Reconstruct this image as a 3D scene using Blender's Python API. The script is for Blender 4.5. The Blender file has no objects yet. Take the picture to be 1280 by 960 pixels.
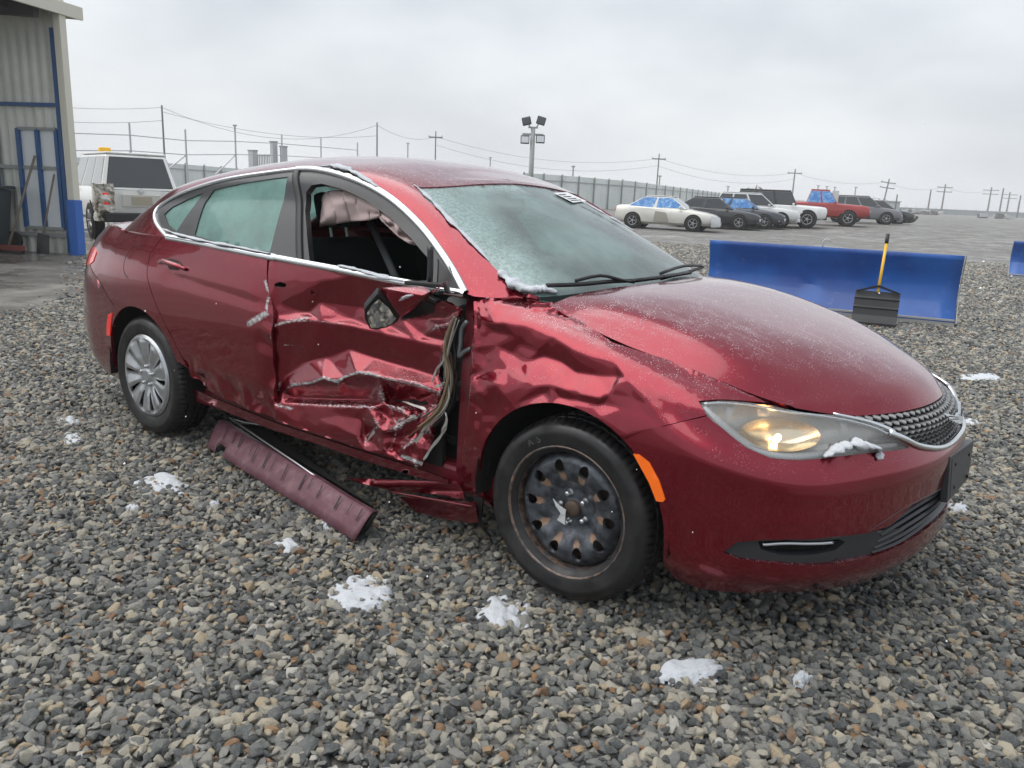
import bpy, bmesh, math, random
import numpy as np
from mathutils import Vector, Matrix, noise
from mathutils.bvhtree import BVHTree
from mathutils.geometry import delaunay_2d_cdt
random.seed(7); rng = np.random.default_rng(7)
SC = bpy.context.scene; COL = SC.collection

# ------------------------------------------------------------------ camera
FPX = 1004.76
CAMP = np.array([1.4079, -3.0899, 1.3869]); YAW, PITCH, ROLL = 2.2170, .2341, .0436
def cam_axes():
    f = np.array([math.cos(PITCH)*math.cos(YAW), math.cos(PITCH)*math.sin(YAW), -math.sin(PITCH)])
    r = np.array([math.sin(YAW), -math.cos(YAW), 0]); u = np.cross(r, f)
    c, s = math.cos(ROLL), math.sin(ROLL)
    return c*r+s*u, -s*r+c*u, f
AR, AU, AF = cam_axes()
cd = bpy.data.cameras.new('camera'); cam = bpy.data.objects.new('camera', cd); COL.objects.link(cam)
cd.sensor_width = 36; cd.lens = FPX/1280*36; cd.clip_start = .05; cd.clip_end = 3000
cam.matrix_world = Matrix(((AR[0], AU[0], -AF[0], CAMP[0]), (AR[1], AU[1], -AF[1], CAMP[1]), (AR[2], AU[2], -AF[2], CAMP[2]), (0, 0, 0, 1)))
SC.camera = cam

# ------------------------------------------------------------------ overcast sky, weak broad sun, exposure
SUN_EL, SUN_AZ = math.radians(62), math.radians(215)
w = bpy.data.worlds.new('World'); SC.world = w; w.use_nodes = True
nt = w.node_tree; nt.nodes.clear()
out = nt.nodes.new('ShaderNodeOutputWorld'); bg = nt.nodes.new('ShaderNodeBackground'); bg2 = nt.nodes.new('ShaderNodeBackground')
sky = nt.nodes.new('ShaderNodeTexSky'); sky.sky_type = 'NISHITA'; sky.sun_disc = False
sky.sun_elevation = SUN_EL; sky.sun_rotation = math.pi/2-SUN_AZ; sky.dust_density = 4; sky.air_density = 1.5
nt.links.new(sky.outputs[0], bg.inputs[0]); bg.inputs[1].default_value = .012
tc = nt.nodes.new('ShaderNodeTexCoord'); mp = nt.nodes.new('ShaderNodeMapping'); mp.inputs['Scale'].default_value = (1.0, 1.0, 2.6)
nz = nt.nodes.new('ShaderNodeTexNoise'); nz.inputs['Scale'].default_value = 3.0; nz.inputs['Detail'].default_value = 5; nz.inputs['Roughness'].default_value = .5
cr = nt.nodes.new('ShaderNodeValToRGB')
cr.color_ramp.elements[0].position = .32; cr.color_ramp.elements[0].color = (.50, .535, .585, 1)
cr.color_ramp.elements[1].position = .70; cr.color_ramp.elements[1].color = (.74, .77, .80, 1)
nt.links.new(tc.outputs['Generated'], mp.inputs[0]); nt.links.new(mp.outputs[0], nz.inputs['Vector']); nt.links.new(nz.outputs['Fac'], cr.inputs[0])
nt.links.new(cr.outputs[0], bg2.inputs[0]); bg2.inputs[1].default_value = .66
ad = nt.nodes.new('ShaderNodeAddShader'); nt.links.new(bg.outputs[0], ad.inputs[0]); nt.links.new(bg2.outputs[0], ad.inputs[1]); nt.links.new(ad.outputs[0], out.inputs[0])
sl = bpy.data.lights.new('sun', 'SUN'); sl.energy = 1.5; sl.angle = math.radians(80); sl.color = (1, .97, .93)
sun = bpy.data.objects.new('sun', sl); COL.objects.link(sun)
sd = Vector((math.cos(SUN_EL)*math.cos(SUN_AZ), math.cos(SUN_EL)*math.sin(SUN_AZ), math.sin(SUN_EL)))
sun.rotation_euler = sd.to_track_quat('Z', 'Y').to_euler(); sun.location = (0, 0, 30)
SC.view_settings.view_transform = 'Standard'; SC.view_settings.look = 'None'; SC.view_settings.gamma = 1
SC.view_settings.use_curve_mapping = False; SC.view_settings.exposure = 0.82
SC.render.engine = 'CYCLES'; SC.cycles.use_denoising = True; SC.cycles.max_bounces = 7; SC.cycles.volume_bounces = 2; SC.cycles.transparent_max_bounces = 12
SC.cycles.caustics_reflective = False; SC.cycles.caustics_refractive = False

# ------------------------------------------------------------------ helpers
def pray(u, v):
    d = (u-640)/FPX*AR-(v-480)/FPX*AU+AF
    return Vector(CAMP), Vector(d).normalized()
def px_plane(u, v, ax, c):
    o, d = pray(u, v); return o+d*((c-o[ax])/d[ax])
def px_dist(u, v, dist):           # point at horizontal distance along the pixel's ray
    o, d = pray(u, v); return o+d*(dist/math.hypot(d.x, d.y))
def gnd(u, v): return px_plane(u, v, 2, 0)

def tag(o, label=None, cat=None, group=None, kind=None):
    if label: o['label'] = label
    if cat: o['category'] = cat
    if group: o['group'] = group
    if kind: o['kind'] = kind
    return o
def thing(name, label, cat, loc=(0, 0, 0), rz=0, group=None):
    o = bpy.data.objects.new(name, None); COL.objects.link(o); o.location = loc; o.rotation_euler = (0, 0, rz); o.empty_display_size = .2
    return tag(o, label, cat, group)
def mesh(name, vs, fs, mat, parent=None, smooth=True):
    me = bpy.data.meshes.new(name); me.from_pydata([tuple(map(float, v)) for v in vs], [], [tuple(map(int, f)) for f in fs]); me.update()
    return link(name, me, mat, parent, smooth)
def link(name, me, mat, parent=None, smooth=True):
    if mat:
        for m in (mat if isinstance(mat, (list, tuple)) else [mat]): me.materials.append(m)
    if smooth: me.polygons.foreach_set('use_smooth', [True]*len(me.polygons))
    o = bpy.data.objects.new(name, me); COL.objects.link(o)
    if parent: o.parent = parent
    return o
def dup(root, **kw):
    r = root.copy(); COL.objects.link(r)
    for ch in root.children:
        c = ch.copy(); COL.objects.link(c); c.parent = r
        for g in ch.children:
            d = g.copy(); COL.objects.link(d); d.parent = c
    return r

class MB:
    "collects simple shapes into one mesh"
    def __init__(s): s.v = []; s.f = []
    def add(s, vs, fs):
        n = len(s.v); s.v += [tuple(v) for v in vs]; s.f += [tuple(i+n for i in f) for f in fs]; return s
    def box(s, c, d, rot=None, taper=1):
        x, y, z = [a/2 for a in d]
        p = [(-x, -y, -z), (x, -y, -z), (x, y, -z), (-x, y, -z), (-x*taper, -y*taper, z), (x*taper, -y*taper, z), (x*taper, y*taper, z), (-x*taper, y*taper, z)]
        p = [Vector(q) for q in p]
        if rot is not None: p = [rot @ q for q in p]
        return s.add([q+Vector(c) for q in p], [(0, 3, 2, 1), (4, 5, 6, 7), (0, 1, 5, 4), (1, 2, 6, 5), (2, 3, 7, 6), (3, 0, 4, 7)])
    def bar(s, a, b, wx, wy=None, up=(0, 0, 1)):
        a = Vector(a); b = Vector(b); z = (b-a); L = z.length; z.normalize(); up = Vector(up)
        if abs(z.dot(up)) > .98: up = Vector((1, 0, 0))
        x = up.cross(z).normalized(); y = z.cross(x); R = Matrix((x, y, z)).transposed()
        return s.box((a+b)/2, (wx, wy or wx, L), R)
    def tube(s, pts, r, n=8, cap=True):
        pts = [Vector(p) for p in pts]; m = len(pts); rr = r if isinstance(r, (list, tuple)) else [r]*m
        base = len(s.v); prev = None
        for i, p in enumerate(pts):
            t = (pts[min(i+1, m-1)]-pts[max(i-1, 0)]).normalized()
            if prev is None:
                a = Vector((0, 0, 1)) if abs(t.z) < .9 else Vector((1, 0, 0)); x = a.cross(t).normalized()
            else: x = (prev-t*prev.dot(t)).normalized()
            prev = x; y = t.cross(x)
            for k in range(n):
                q = 2*math.pi*k/n; s.v.append(tuple(p+(x*math.cos(q)+y*math.sin(q))*rr[i]))
        for i in range(m-1):
            for k in range(n):
                s.f.append((base+i*n+k, base+i*n+(k+1) % n, base+(i+1)*n+(k+1) % n, base+(i+1)*n+k))
        if cap: s.f.append(tuple(base+k for k in range(n))[::-1]); s.f.append(tuple(base+(m-1)*n+k for k in range(n)))
        return s
    def lathe(s, prof, n=32, M=None, close=False):
        "prof: (r, h) pairs; axis = local z"
        base = len(s.v); m = len(prof); M = M or Matrix.Identity(4)
        for r, h in prof:
            for k in range(n):
                q = 2*math.pi*k/n; s.v.append(tuple(M @ Vector((r*math.cos(q), r*math.sin(q), h))))
        for i in range(m-1+(1 if close else 0)):
            j = (i+1) % m
            for k in range(n): s.f.append((base+i*n+k, base+i*n+(k+1) % n, base+j*n+(k+1) % n, base+j*n+k))
        return s
    def prism(s, poly, a, b):
        "poly of 3D points a-> shifted by vector b"
        n = len(poly); b = Vector(b); p = [Vector(q) for q in poly]
        return s.add(p+[q+b for q in p], [tuple(range(n))[::-1], tuple(range(n, 2*n))]+[(i, (i+1) % n, n+(i+1) % n, n+i) for i in range(n)])
    def build(s, name, mat, parent=None, smooth=False, bevel=0, autos=None):
        o = mesh(name, s.v, s.f, mat, parent, smooth)
        if bevel:
            bm = bmesh.new(); bm.from_mesh(o.data); bmesh.ops.recalc_face_normals(bm, faces=bm.faces)
            bmesh.ops.bevel(bm, geom=bm.edges[:], offset=bevel, segments=2, affect='EDGES', profile=.5); bm.to_mesh(o.data); bm.free()
        if autos is not None:
            o.data.polygons.foreach_set('use_smooth', [True]*len(o.data.polygons)); o.data.set_sharp_from_angle(angle=math.radians(autos))
        return o

# ------------------------------------------------------------------ materials
def mat(name, col, rough=.5, metal=0, coat=0, spec=.5, emis=None, es=0, alpha=None):
    m = bpy.data.materials.new(name); m.use_nodes = True; b = m.node_tree.nodes['Principled BSDF']
    b.inputs['Base Color'].default_value = (*col, 1); b.inputs['Roughness'].default_value = rough; b.inputs['Metallic'].default_value = metal
    b.inputs['Coat Weight'].default_value = coat; b.inputs['Coat Roughness'].default_value = .04; b.inputs['Specular IOR Level'].default_value = spec
    if emis: b.inputs['Emission Color'].default_value = (*emis, 1); b.inputs['Emission Strength'].default_value = es
    return m
class NT:
    def __init__(s, m): s.m = m; s.t = m.node_tree; s.b = s.t.nodes['Principled BSDF']; s.o = s.t.nodes['Material Output']
    def n(s, ty, **kw):
        nd = s.t.nodes.new('ShaderNode'+ty)
        for k, v in kw.items():
            if k in nd.inputs.keys(): nd.inputs[k].default_value = v
            else: setattr(nd, k, v)
        return nd
    def l(s, a, b): s.t.links.new(a, b)
    def noise(s, scale, detail=4, rough=.5, vec=None, dist=0):
        nd = s.n('TexNoise', Scale=scale, Detail=detail, Roughness=rough, Distortion=dist)
        if vec: s.l(vec, nd.inputs['Vector'])
        return nd.outputs['Fac']
    def ramp(s, fac, stops):
        r = s.n('ValToRGB'); e = r.color_ramp.elements
        while len(e) < len(stops): e.new(.5)
        for q, (p, c) in zip(e, stops): q.position = p; q.color = (*c, 1) if len(c) == 3 else c
        s.l(fac, r.inputs[0]); return r.outputs[0]
    def gr(s, fac, a, b):       # smooth threshold 0..1
        r = s.n('MapRange'); r.interpolation_type = 'SMOOTHSTEP'; r.inputs[1].default_value = a; r.inputs[2].default_value = b; s.l(fac, r.inputs[0]); return r.outputs[0]
    def math(s, op, a, b=None):
        nd = s.n('Math', operation=op)
        for i, x in enumerate((a, b)):
            if x is None: continue
            if isinstance(x, (int, float)): nd.inputs[i].default_value = x
            else: s.l(x, nd.inputs[i])
        return nd.outputs[0]
    def mix(s, fac, a, b):
        nd = s.n('Mix', data_type='RGBA')
        for sock, x in ((nd.inputs[0], fac), (nd.inputs[6], a), (nd.inputs[7], b)):
            if isinstance(x, (int, float)): sock.default_value = x
            elif isinstance(x, tuple): sock.default_value = (*x, 1)
            else: s.l(x, sock)
        return nd.outputs[2]
    def bump(s, h, strength=.3, dist=.01, nrm=None):
        nd = s.n('Bump', Strength=strength, Distance=dist); s.l(h, nd.inputs['Height'])
        if nrm: s.l(nrm, nd.inputs['Normal'])
        return nd.outputs[0]
    def coord(s): return s.n('TexCoord').outputs['Object']
    def pos(s): return s.n('NewGeometry').outputs['Position']
    def nup(s):
        g = s.n('NewGeometry'); x = s.n('SeparateXYZ'); s.l(g.outputs['Normal'], x.inputs[0]); return x.outputs[2]
# ------------------------------------------------------------------ materials of the car
def paint_mat(name, col, frost=True, scrape=False):
    m = mat(name, col, .25, .80, 1.0); N = NT(m); N.b.inputs['Coat IOR'].default_value = 1.47; P = N.pos()
    up = N.nup()
    fl = N.noise(900, 2, .5, P)
    base = N.mix(N.gr(fl, .35, .75), tuple(c*.82 for c in col), tuple(min(1, c*1.15) for c in col))
    # water drops and sleet lying on upward facing metal, road film low down
    vo = N.n('TexVoronoi', Scale=150.0, Randomness=1.0); N.l(P, vo.inputs['Vector'])
    big = N.noise(1.7, 4, .6, P)
    drops = N.math('MULTIPLY', N.gr(vo.outputs['Distance'], .34, .16), N.gr(N.noise(23, 3, .6, P), .40, .60))
    st = N.n('Mapping'); st.inputs['Scale'].default_value = (.35, 2.2, 1); N.l(P, st.inputs[0])
    streak = N.noise(9, 5, .7, st.outputs[0])
    topm = N.gr(up, .78, .95)
    fr = N.math('MULTIPLY', topm, N.math('ADD', N.math('MULTIPLY', N.gr(streak, .42, .74), .20), N.math('MULTIPLY', drops, .72)))
    side = N.math('MULTIPLY', N.math('MULTIPLY', drops, .10), N.gr(up, .05, .5))
    f = N.math('ADD', fr, side) if frost else side
    sx = N.n('SeparateXYZ'); N.l(P, sx.inputs[0])
    dirt = N.math('MULTIPLY', N.gr(sx.outputs[2], .62, .22), N.gr(N.noise(16, 6, .7, P), .40, .75))
    c1 = N.mix(f, base, (.62, .64, .66))
    c2 = N.mix(N.math('MULTIPLY', dirt, .16), c1, (.11, .085, .075))
    ro = N.math('ADD', N.math('MULTIPLY', f, .5), .24)
    coat = N.math('SUBTRACT', 1.0, N.math('MULTIPLY', f, .8)); coat = N.math('MULTIPLY', coat, N.math('SUBTRACT', 1.0, N.math('MULTIPLY', dirt, .3)))
    metal = N.math('SUBTRACT', .80, N.math('MULTIPLY', f, .80))
    if scrape:
        at = N.n('Attribute', attribute_name='scrape'); v = at.outputs['Fac']
        st2 = N.n('Mapping'); st2.inputs['Scale'].default_value = (1, 1, 7); N.l(P, st2.inputs[0])
        k = N.gr(N.math('ADD', v, N.math('MULTIPLY', N.math('SUBTRACT', N.noise(55, 6, .75, st2.outputs[0]), .5), 1.7)), .56, .72)
        k = N.math('MULTIPLY', k, N.gr(v, .02, .15))
        c2 = N.mix(k, c2, N.mix(N.gr(N.noise(60, 3, .5, P), .4, .7), (.30, .31, .32), (.62, .63, .63)))
        metal = N.math('MULTIPLY', metal, N.math('SUBTRACT', 1.0, k)); coat = N.math('MULTIPLY', coat, N.math('SUBTRACT', 1.0, k))
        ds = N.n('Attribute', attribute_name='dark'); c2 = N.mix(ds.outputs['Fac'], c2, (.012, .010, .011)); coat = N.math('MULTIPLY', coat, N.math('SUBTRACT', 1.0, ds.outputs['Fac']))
    N.l(c2, N.b.inputs['Base Color']); N.l(ro, N.b.inputs['Roughness']); N.l(coat, N.b.inputs['Coat Weight']); N.l(metal, N.b.inputs['Metallic'])
    rmp = N.math('ADD', .03, N.math('MULTIPLY', N.gr(up, .35, .9), .04)); N.l(rmp, N.b.inputs['Coat Roughness'])
    h = N.math('ADD', N.math('MULTIPLY', drops, .6), N.math('MULTIPLY', N.noise(2.6, 2, .5, P), .9))
    bp = N.bump(h, .22, .0035)
    N.l(bp, N.b.inputs['Coat Normal'])
    if scrape:
        bp2 = N.bump(N.noise(26, 4, .6, P), .12, .004); N.l(bp2, N.b.inputs['Normal'])
        # crumpled sheet: the clear coat follows the fine creases too
        bp3 = N.bump(N.math('ADD', h, N.noise(11, 3, .55, P)), .06, .005); N.l(bp3, N.b.inputs['Coat Normal'])
    return m
RED = (.24, .0026, .018)
M_RED = paint_mat('red_paint', RED); M_REDD = paint_mat('dented_red_paint', RED, scrape=True)
M_REDI = mat('inner_red_metal', (.13, .006, .014), .45, .2, .3)
M_BLK = mat('black_plastic', (.012, .012, .013), .42); M_TRIM = mat('gloss_black_trim', (.018, .020, .023), .38, 0, .22)
M_RUB = mat('black_rubber', (.014, .014, .015), .75); M_DARK = mat('underbody', (.006, .006, .006), .9)
M_CHR = mat('chrome', (.72, .74, .76), .16, 1); M_SATIN = mat('satin_chrome', (.62, .64, .66), .30, 1)
M_SIL = mat('silver_paint', (.42, .44, .46), .33, .75, .4)
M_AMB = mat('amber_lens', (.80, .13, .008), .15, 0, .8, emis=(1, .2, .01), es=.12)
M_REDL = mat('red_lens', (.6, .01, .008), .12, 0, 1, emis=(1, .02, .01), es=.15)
M_SNOW = mat('snow', (.60, .63, .67), .75)
_n = NT(M_SNOW); _n.b.inputs['Subsurface Weight'].default_value = .2; _n.b.inputs['Subsurface Radius'].default_value = (.02, .02, .025)
_n.l(_n.bump(_n.noise(75, 6, .7, _n.pos()), .8, .014), _n.b.inputs['Normal'])
M_BAG = mat('airbag_cloth', (.66, .52, .50), .9); M_SEAT = mat('seat_cloth', (.016, .017, .02), .95)
M_BARE = mat('bare_torn_edge', (.50, .49, .46), .5, .35); M_PRIMER = mat('grey_primer', (.30, .30, .29), .7)
M_PURP = None
def glass_mat(name, tint, frost_col, frost, drops=.3, gl=.12):
    m = bpy.data.materials.new(name); m.use_nodes = True; N = NT(m); t = m.node_tree
    P = N.pos()
    tr = N.n('BsdfTransparent'); tr.inputs[0].default_value = (*tint, 1)
    g = N.n('BsdfGlossy', Roughness=.05); g.inputs[0].default_value = (1, 1, 1, 1)
    fz = N.n('Fresnel', IOR=1.5)
    d = N.n('BsdfDiffuse'); d.inputs[0].default_value = (*frost_col, 1)
    tl = N.n('BsdfTranslucent'); tl.inputs[0].default_value = (*frost_col, 1)
    dd = N.n('MixShader'); dd.inputs[0].default_value = .5; N.l(d.outputs[0], dd.inputs[1]); N.l(tl.outputs[0], dd.inputs[2])
    vo = N.n('TexVoronoi', Scale=140.0); N.l(P, vo.inputs['Vector'])
    dr = N.gr(vo.outputs['Distance'], .42, .2)
    a = N.n('Attribute', attribute_name='frost')
    f = N.math('ADD', N.math('MULTIPLY', N.gr(N.noise(3.5, 5, .6, P), .3, .75), frost*.6), frost*.55)
    f = N.math('ADD', f, N.math('MULTIPLY', dr, drops*.12))
    f = N.math('ADD', f, N.math('MULTIPLY', a.outputs['Fac'], N.math('ADD', .35, N.math('MULTIPLY', N.gr(N.noise(70, 5, .7, P), .35, .65), .5))))
    f = N.math('MINIMUM', f, .97)
    m1 = N.n('MixShader'); N.l(f, m1.inputs[0]); N.l(tr.outputs[0], m1.inputs[1]); N.l(dd.outputs[0], m1.inputs[2])
    m2 = N.n('MixShader'); N.l(N.math('MULTIPLY', fz.outputs[0], N.math('SUBTRACT', 1.0, N.math('MULTIPLY', f, .6))), m2.inputs[0]); N.l(m1.outputs[0], m2.inputs[1]); N.l(g.outputs[0], m2.inputs[2])
    bp = N.bump(dr, .25, .003); N.l(bp, g.inputs['Normal']); N.l(m2.outputs[0], N.o.inputs[0])
    return m
M_WS = glass_mat('windscreen_glass', (.55, .72, .70), (.78, 1.0, .975), .42)  # frost made paler, its colour also stands in for reflected sky
M_SG = glass_mat('frosted_side_glass', (.18, .32, .28), (.34, .60, .54), .95)
M_LENS = glass_mat('lamp_lens', (.95, .96, .96), (.72, .71, .68), .16, .9)
M_DGL = mat('dark_window', (.02, .024, .027), .08, 0, 1)

# ------------------------------------------------------------------ smooth control-net surfaces
class Surf:
    def __init__(s, C, mir=('m', 'm'), tm=('l', 'l'), n=6, adj=None):
        C = np.array(C, float)
        if adj: C = adj(C)
        C[..., 1] *= -1            # tables give |y|; the right-hand side has y < 0
        def ext(A, ax, mode, first):
            A = np.moveaxis(A, ax, 0)
            if mode == 'm':
                e = (A[1] if first else A[-2]).copy(); e[..., 1] *= -1
            else: e = 2*A[0]-A[1] if first else 2*A[-1]-A[-2]
            A = np.concatenate([e[None], A]) if first else np.concatenate([A, e[None]])
            return np.moveaxis(A, 0, ax)
        E = ext(C, 0, mir[0], True); E = ext(E, 0, mir[1], False); E = ext(E, 1, tm[0], True); E = ext(E, 1, tm[1], False)
        s.E = E; d0 = np.linalg.norm(np.diff(E, axis=0), axis=2).mean(1); d1 = np.linalg.norm(np.diff(E, axis=1), axis=2).mean(0)
        s.ks = np.concatenate([[0], np.cumsum(d0[1:-1])]); s.kt = np.concatenate([[0], np.cumsum(d1[1:-1])]); s.d0 = d0; s.d1 = d1
        gs = np.concatenate([np.linspace(a, b, n, endpoint=False) for a, b in zip(s.ks[:-1], s.ks[1:])]+[[s.ks[-1]]])
        gt = np.concatenate([np.linspace(a, b, n, endpoint=False) for a, b in zip(s.kt[:-1], s.kt[1:])]+[[s.kt[-1]]])
        S, T = np.meshgrid(gs, gt, indexing='ij'); s.gst = np.stack([S.ravel(), T.ravel()], 1); V = s.ev(s.gst); m = len(gt)
        F = []
        for i in range(len(gs)-1):
            for j in range(m-1):
                a = i*m+j; F += [(a, a+m, a+m+1), (a, a+m+1, a+1)]
        s.V = V; s.F = F; s.bvh = BVHTree.FromPolygons([tuple(v) for v in V], F)
    @staticmethod
    def wts(x, k, d):
        i = np.clip(np.searchsorted(k, x, side='right')-1, 0, len(k)-2); h = k[i+1]-k[i]; u = (x-k[i])/h
        h00 = 2*u**3-3*u**2+1; h10 = u**3-2*u**2+u; h01 = -2*u**3+3*u**2; h11 = u**3-u**2
        dm, dc, dp = d[i], d[i+1], d[i+2]
        W = np.zeros((len(x), 4))
        # tangent at i:   ((Pi+1-Pi)/dc*dm + (Pi-Pi-1)/dm*dc)/(dm+dc)
        a = dm/dc/(dm+dc); b = dc/dm/(dm+dc); W[:, 0] += -h10*h*b; W[:, 1] += h00+h10*h*(b-a); W[:, 2] += h10*h*a
        a = dc/dp/(dc+dp); b = dp/dc/(dc+dp); W[:, 1] += -h11*h*b; W[:, 2] += h01+h11*h*(b-a); W[:, 3] += h11*h*a
        return i, W
    def ev(s, st):
        st = np.asarray(st, float); i, wi = s.wts(st[:, 0], s.ks, s.d0); j, wj = s.wts(st[:, 1], s.kt, s.d1); P = np.zeros((len(st), 3))
        for a in range(4):
            for b in range(4): P += (wi[:, a]*wj[:, b])[:, None]*s.E[i+a, j+b]
        return P
    def nrm(s, st, e=.002):
        st = np.asarray(st, float); a = s.ev(st+[e, 0])-s.ev(st-[e, 0]); b = s.ev(st+[0, e])-s.ev(st-[0, e]); n = np.cross(a, b); return n/np.linalg.norm(n, axis=1)[:, None]
    def bary(s, p, fi):
        f = s.F[fi]; A, B, Cc = [Vector(s.V[q]) for q in f]
        v0, v1, v2 = B-A, Cc-A, p-A; d00, d01, d11, d20, d21 = v0.dot(v0), v0.dot(v1), v1.dot(v1), v2.dot(v0), v2.dot(v1)
        den = d00*d11-d01*d01 or 1e-12; b1 = (d11*d20-d01*d21)/den; b2 = (d00*d21-d01*d20)/den
        return tuple(s.gst[f[0]]*(1-b1-b2)+s.gst[f[1]]*b1+s.gst[f[2]]*b2)
    def cast(s, o, d):
        h = s.bvh.ray_cast(Vector(o), Vector(d)); return None if h[0] is None else s.bary(h[0], h[2])
    def near(s, p):
        h = s.bvh.find_nearest(Vector(p)); return s.bary(h[0], h[2])
    def px(s, u, v):
        o, d = pray(u, v); r = s.cast(o, d)
        if r is None:
            best = None      # just off the surface: closest point to the ray
            for k in range(60):
                q = o+d*(1.2+k*.1); h = s.bvh.find_nearest(q)
                if h[0] is not None and (best is None or h[3] < best[1]): best = (h[0], h[3], q)
            h = s.bvh.find_nearest(best[0]); r = s.near(best[0])
            if r is None: raise ValueError((u, v))
        return r
    def xz(s, x, z): 
        r = s.cast((x, -3, z), (0, 1, 0))
        if r is None: r = s.near((x, -.9, z))
        return r

T7 = 7
def adj_gh(C):
    x = C[..., 0]; lift = np.interp(x, [-3.6, -3.2, -2.6, -2.2, -1.6, -1.2, -.95, -.5], [.03, .02, .018, .03, .034, .03, .008, 0]); k = np.array([0, .45, 1, 1, 1])
    C[..., 2] += lift*k[None, :]; return C
def adj_lo(C):
    C[0:4, :, 0] -= np.array([.04, .045, .06, .05])[:, None]; C[1:4, :, 1] += np.array([.01, .02, .02])[:, None]
    C[1:4, 5:, 2] += np.array([.0, .012, .024])[None, :]; C[12, 0, 2] -= .012; C[12, 0, 1] -= .012; C[13, 0, 1] -= .01; C[13, 0, 0] -= .01; C[13:, 1:7, 0] += .007; C[12:, 4, 0] += .008; C[12:, 5, 0] -= .012; C[12:14, 4, 1] += .008; C[12:14, 5, 1] -= .010
    return C
def adj_hd(C):
    C[:, :, 2] += np.array([.004, .012, .016, .018, .012, .006, .002, 0])[:, None]*np.array([0, .7, 1, 1, 1])[None, :]; return C
def st_side(x, ys, zs): return [(x, y, z) for y, z in zip(ys, zs)]
Lo = Surf([
 # rear centre -> right side -> front centre; 8 heights each
 [(-3.83, 0, .24), (-3.86, 0, .32), (-3.875, 0, .45), (-3.865, 0, .62), (-3.84, 0, .78), (-3.82, 0, .90), (-3.80, 0, 1.0), (-3.80, 0, 1.075)],
 [(-3.79, .36, .24), (-3.82, .37, .32), (-3.835, .37, .45), (-3.83, .37, .62), (-3.805, .36, .78), (-3.785, .36, .90), (-3.77, .35, 1.0), (-3.765, .34, 1.072)],
 [(-3.62, .66, .235), (-3.66, .68, .31), (-3.68, .69, .44), (-3.68, .70, .61), (-3.66, .69, .77), (-3.64, .675, .88), (-3.60, .645, .98), (-3.57, .58, 1.06)],
 [(-3.40, .76, .22), (-3.42, .80, .30), (-3.43, .825, .43), (-3.43, .83, .60), (-3.42, .825, .76), (-3.40, .81, .87), (-3.38, .765, .98), (-3.37, .68, 1.07)],
 [(-3.15, .79, .20), (-3.15, .86, .28), (-3.15, .89, .42), (-3.15, .905, .60), (-3.15, .905, .76), (-3.15, .89, .875), (-3.15, .845, .99), (-3.15, .76, 1.085)],
 [(-2.742, .81, .19), (-2.742, .885, .27), (-2.742, .915, .42), (-2.742, .93, .60), (-2.742, .935, .76), (-2.742, .925, .885), (-2.742, .885, .995), (-2.742, .835, 1.09)],
 [(-2.25, .81, .185), (-2.25, .88, .27), (-2.25, .91, .42), (-2.25, .925, .60), (-2.25, .932, .76), (-2.25, .925, .885), (-2.25, .895, .99), (-2.25, .862, 1.078)],
 [(-1.65, .80, .185), (-1.65, .875, .27), (-1.65, .905, .42), (-1.65, .92, .60), (-1.65, .93, .76), (-1.65, .922, .88), (-1.65, .895, .98), (-1.65, .868, 1.056)],
 [(-1.05, .80, .185), (-1.05, .872, .27), (-1.05, .902, .42), (-1.05, .92, .60), (-1.05, .93, .76), (-1.05, .92, .87), (-1.05, .893, .965), (-1.05, .868, 1.036)],
 [(-.5, .80, .185), (-.5, .87, .27), (-.5, .905, .42), (-.5, .925, .60), (-.5, .932, .76), (-.5, .915, .87), (-.5, .88, .95), (-.5, .825, 1.008)],
 [(-.1, .80, .185), (-.1, .87, .27), (-.1, .91, .42), (-.1, .93, .60), (-.1, .93, .755), (-.1, .905, .85), (-.1, .855, .92), (-.1, .762, .968)],
 [(.25, .80, .185), (.25, .87, .27), (.25, .905, .42), (.25, .92, .58), (.25, .915, .715), (.25, .89, .79), (.25, .845, .845), (.25, .752, .884)],
 [(.50, .82, .185), (.52, .862, .26), (.53, .88, .39), (.53, .888, .54), (.52, .88, .64), (.505, .862, .70), (.485, .825, .76), (.47, .72, .826)],
 [(.70, .71, .185), (.715, .745, .25), (.725, .762, .36), (.728, .768, .50), (.718, .758, .60), (.70, .742, .655), (.672, .715, .71), (.615, .652, .782)],
 [(.86, .49, .19), (.885, .515, .25), (.898, .528, .36), (.905, .532, .50), (.90, .528, .60), (.89, .52, .655), (.868, .505, .71), (.79, .475, .765)],
 [(.945, .25, .195), (.982, .255, .25), (.998, .26, .36), (1.005, .262, .50), (1.0, .26, .60), (.99, .257, .65), (.97, .252, .705), (.905, .245, .762)],
 [(.965, 0, .20), (1.008, 0, .25), (1.024, 0, .36), (1.03, 0, .50), (1.025, 0, .60), (1.015, 0, .65), (.995, 0, .70), (.945, 0, .765)]], adj=adj_lo)
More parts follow.
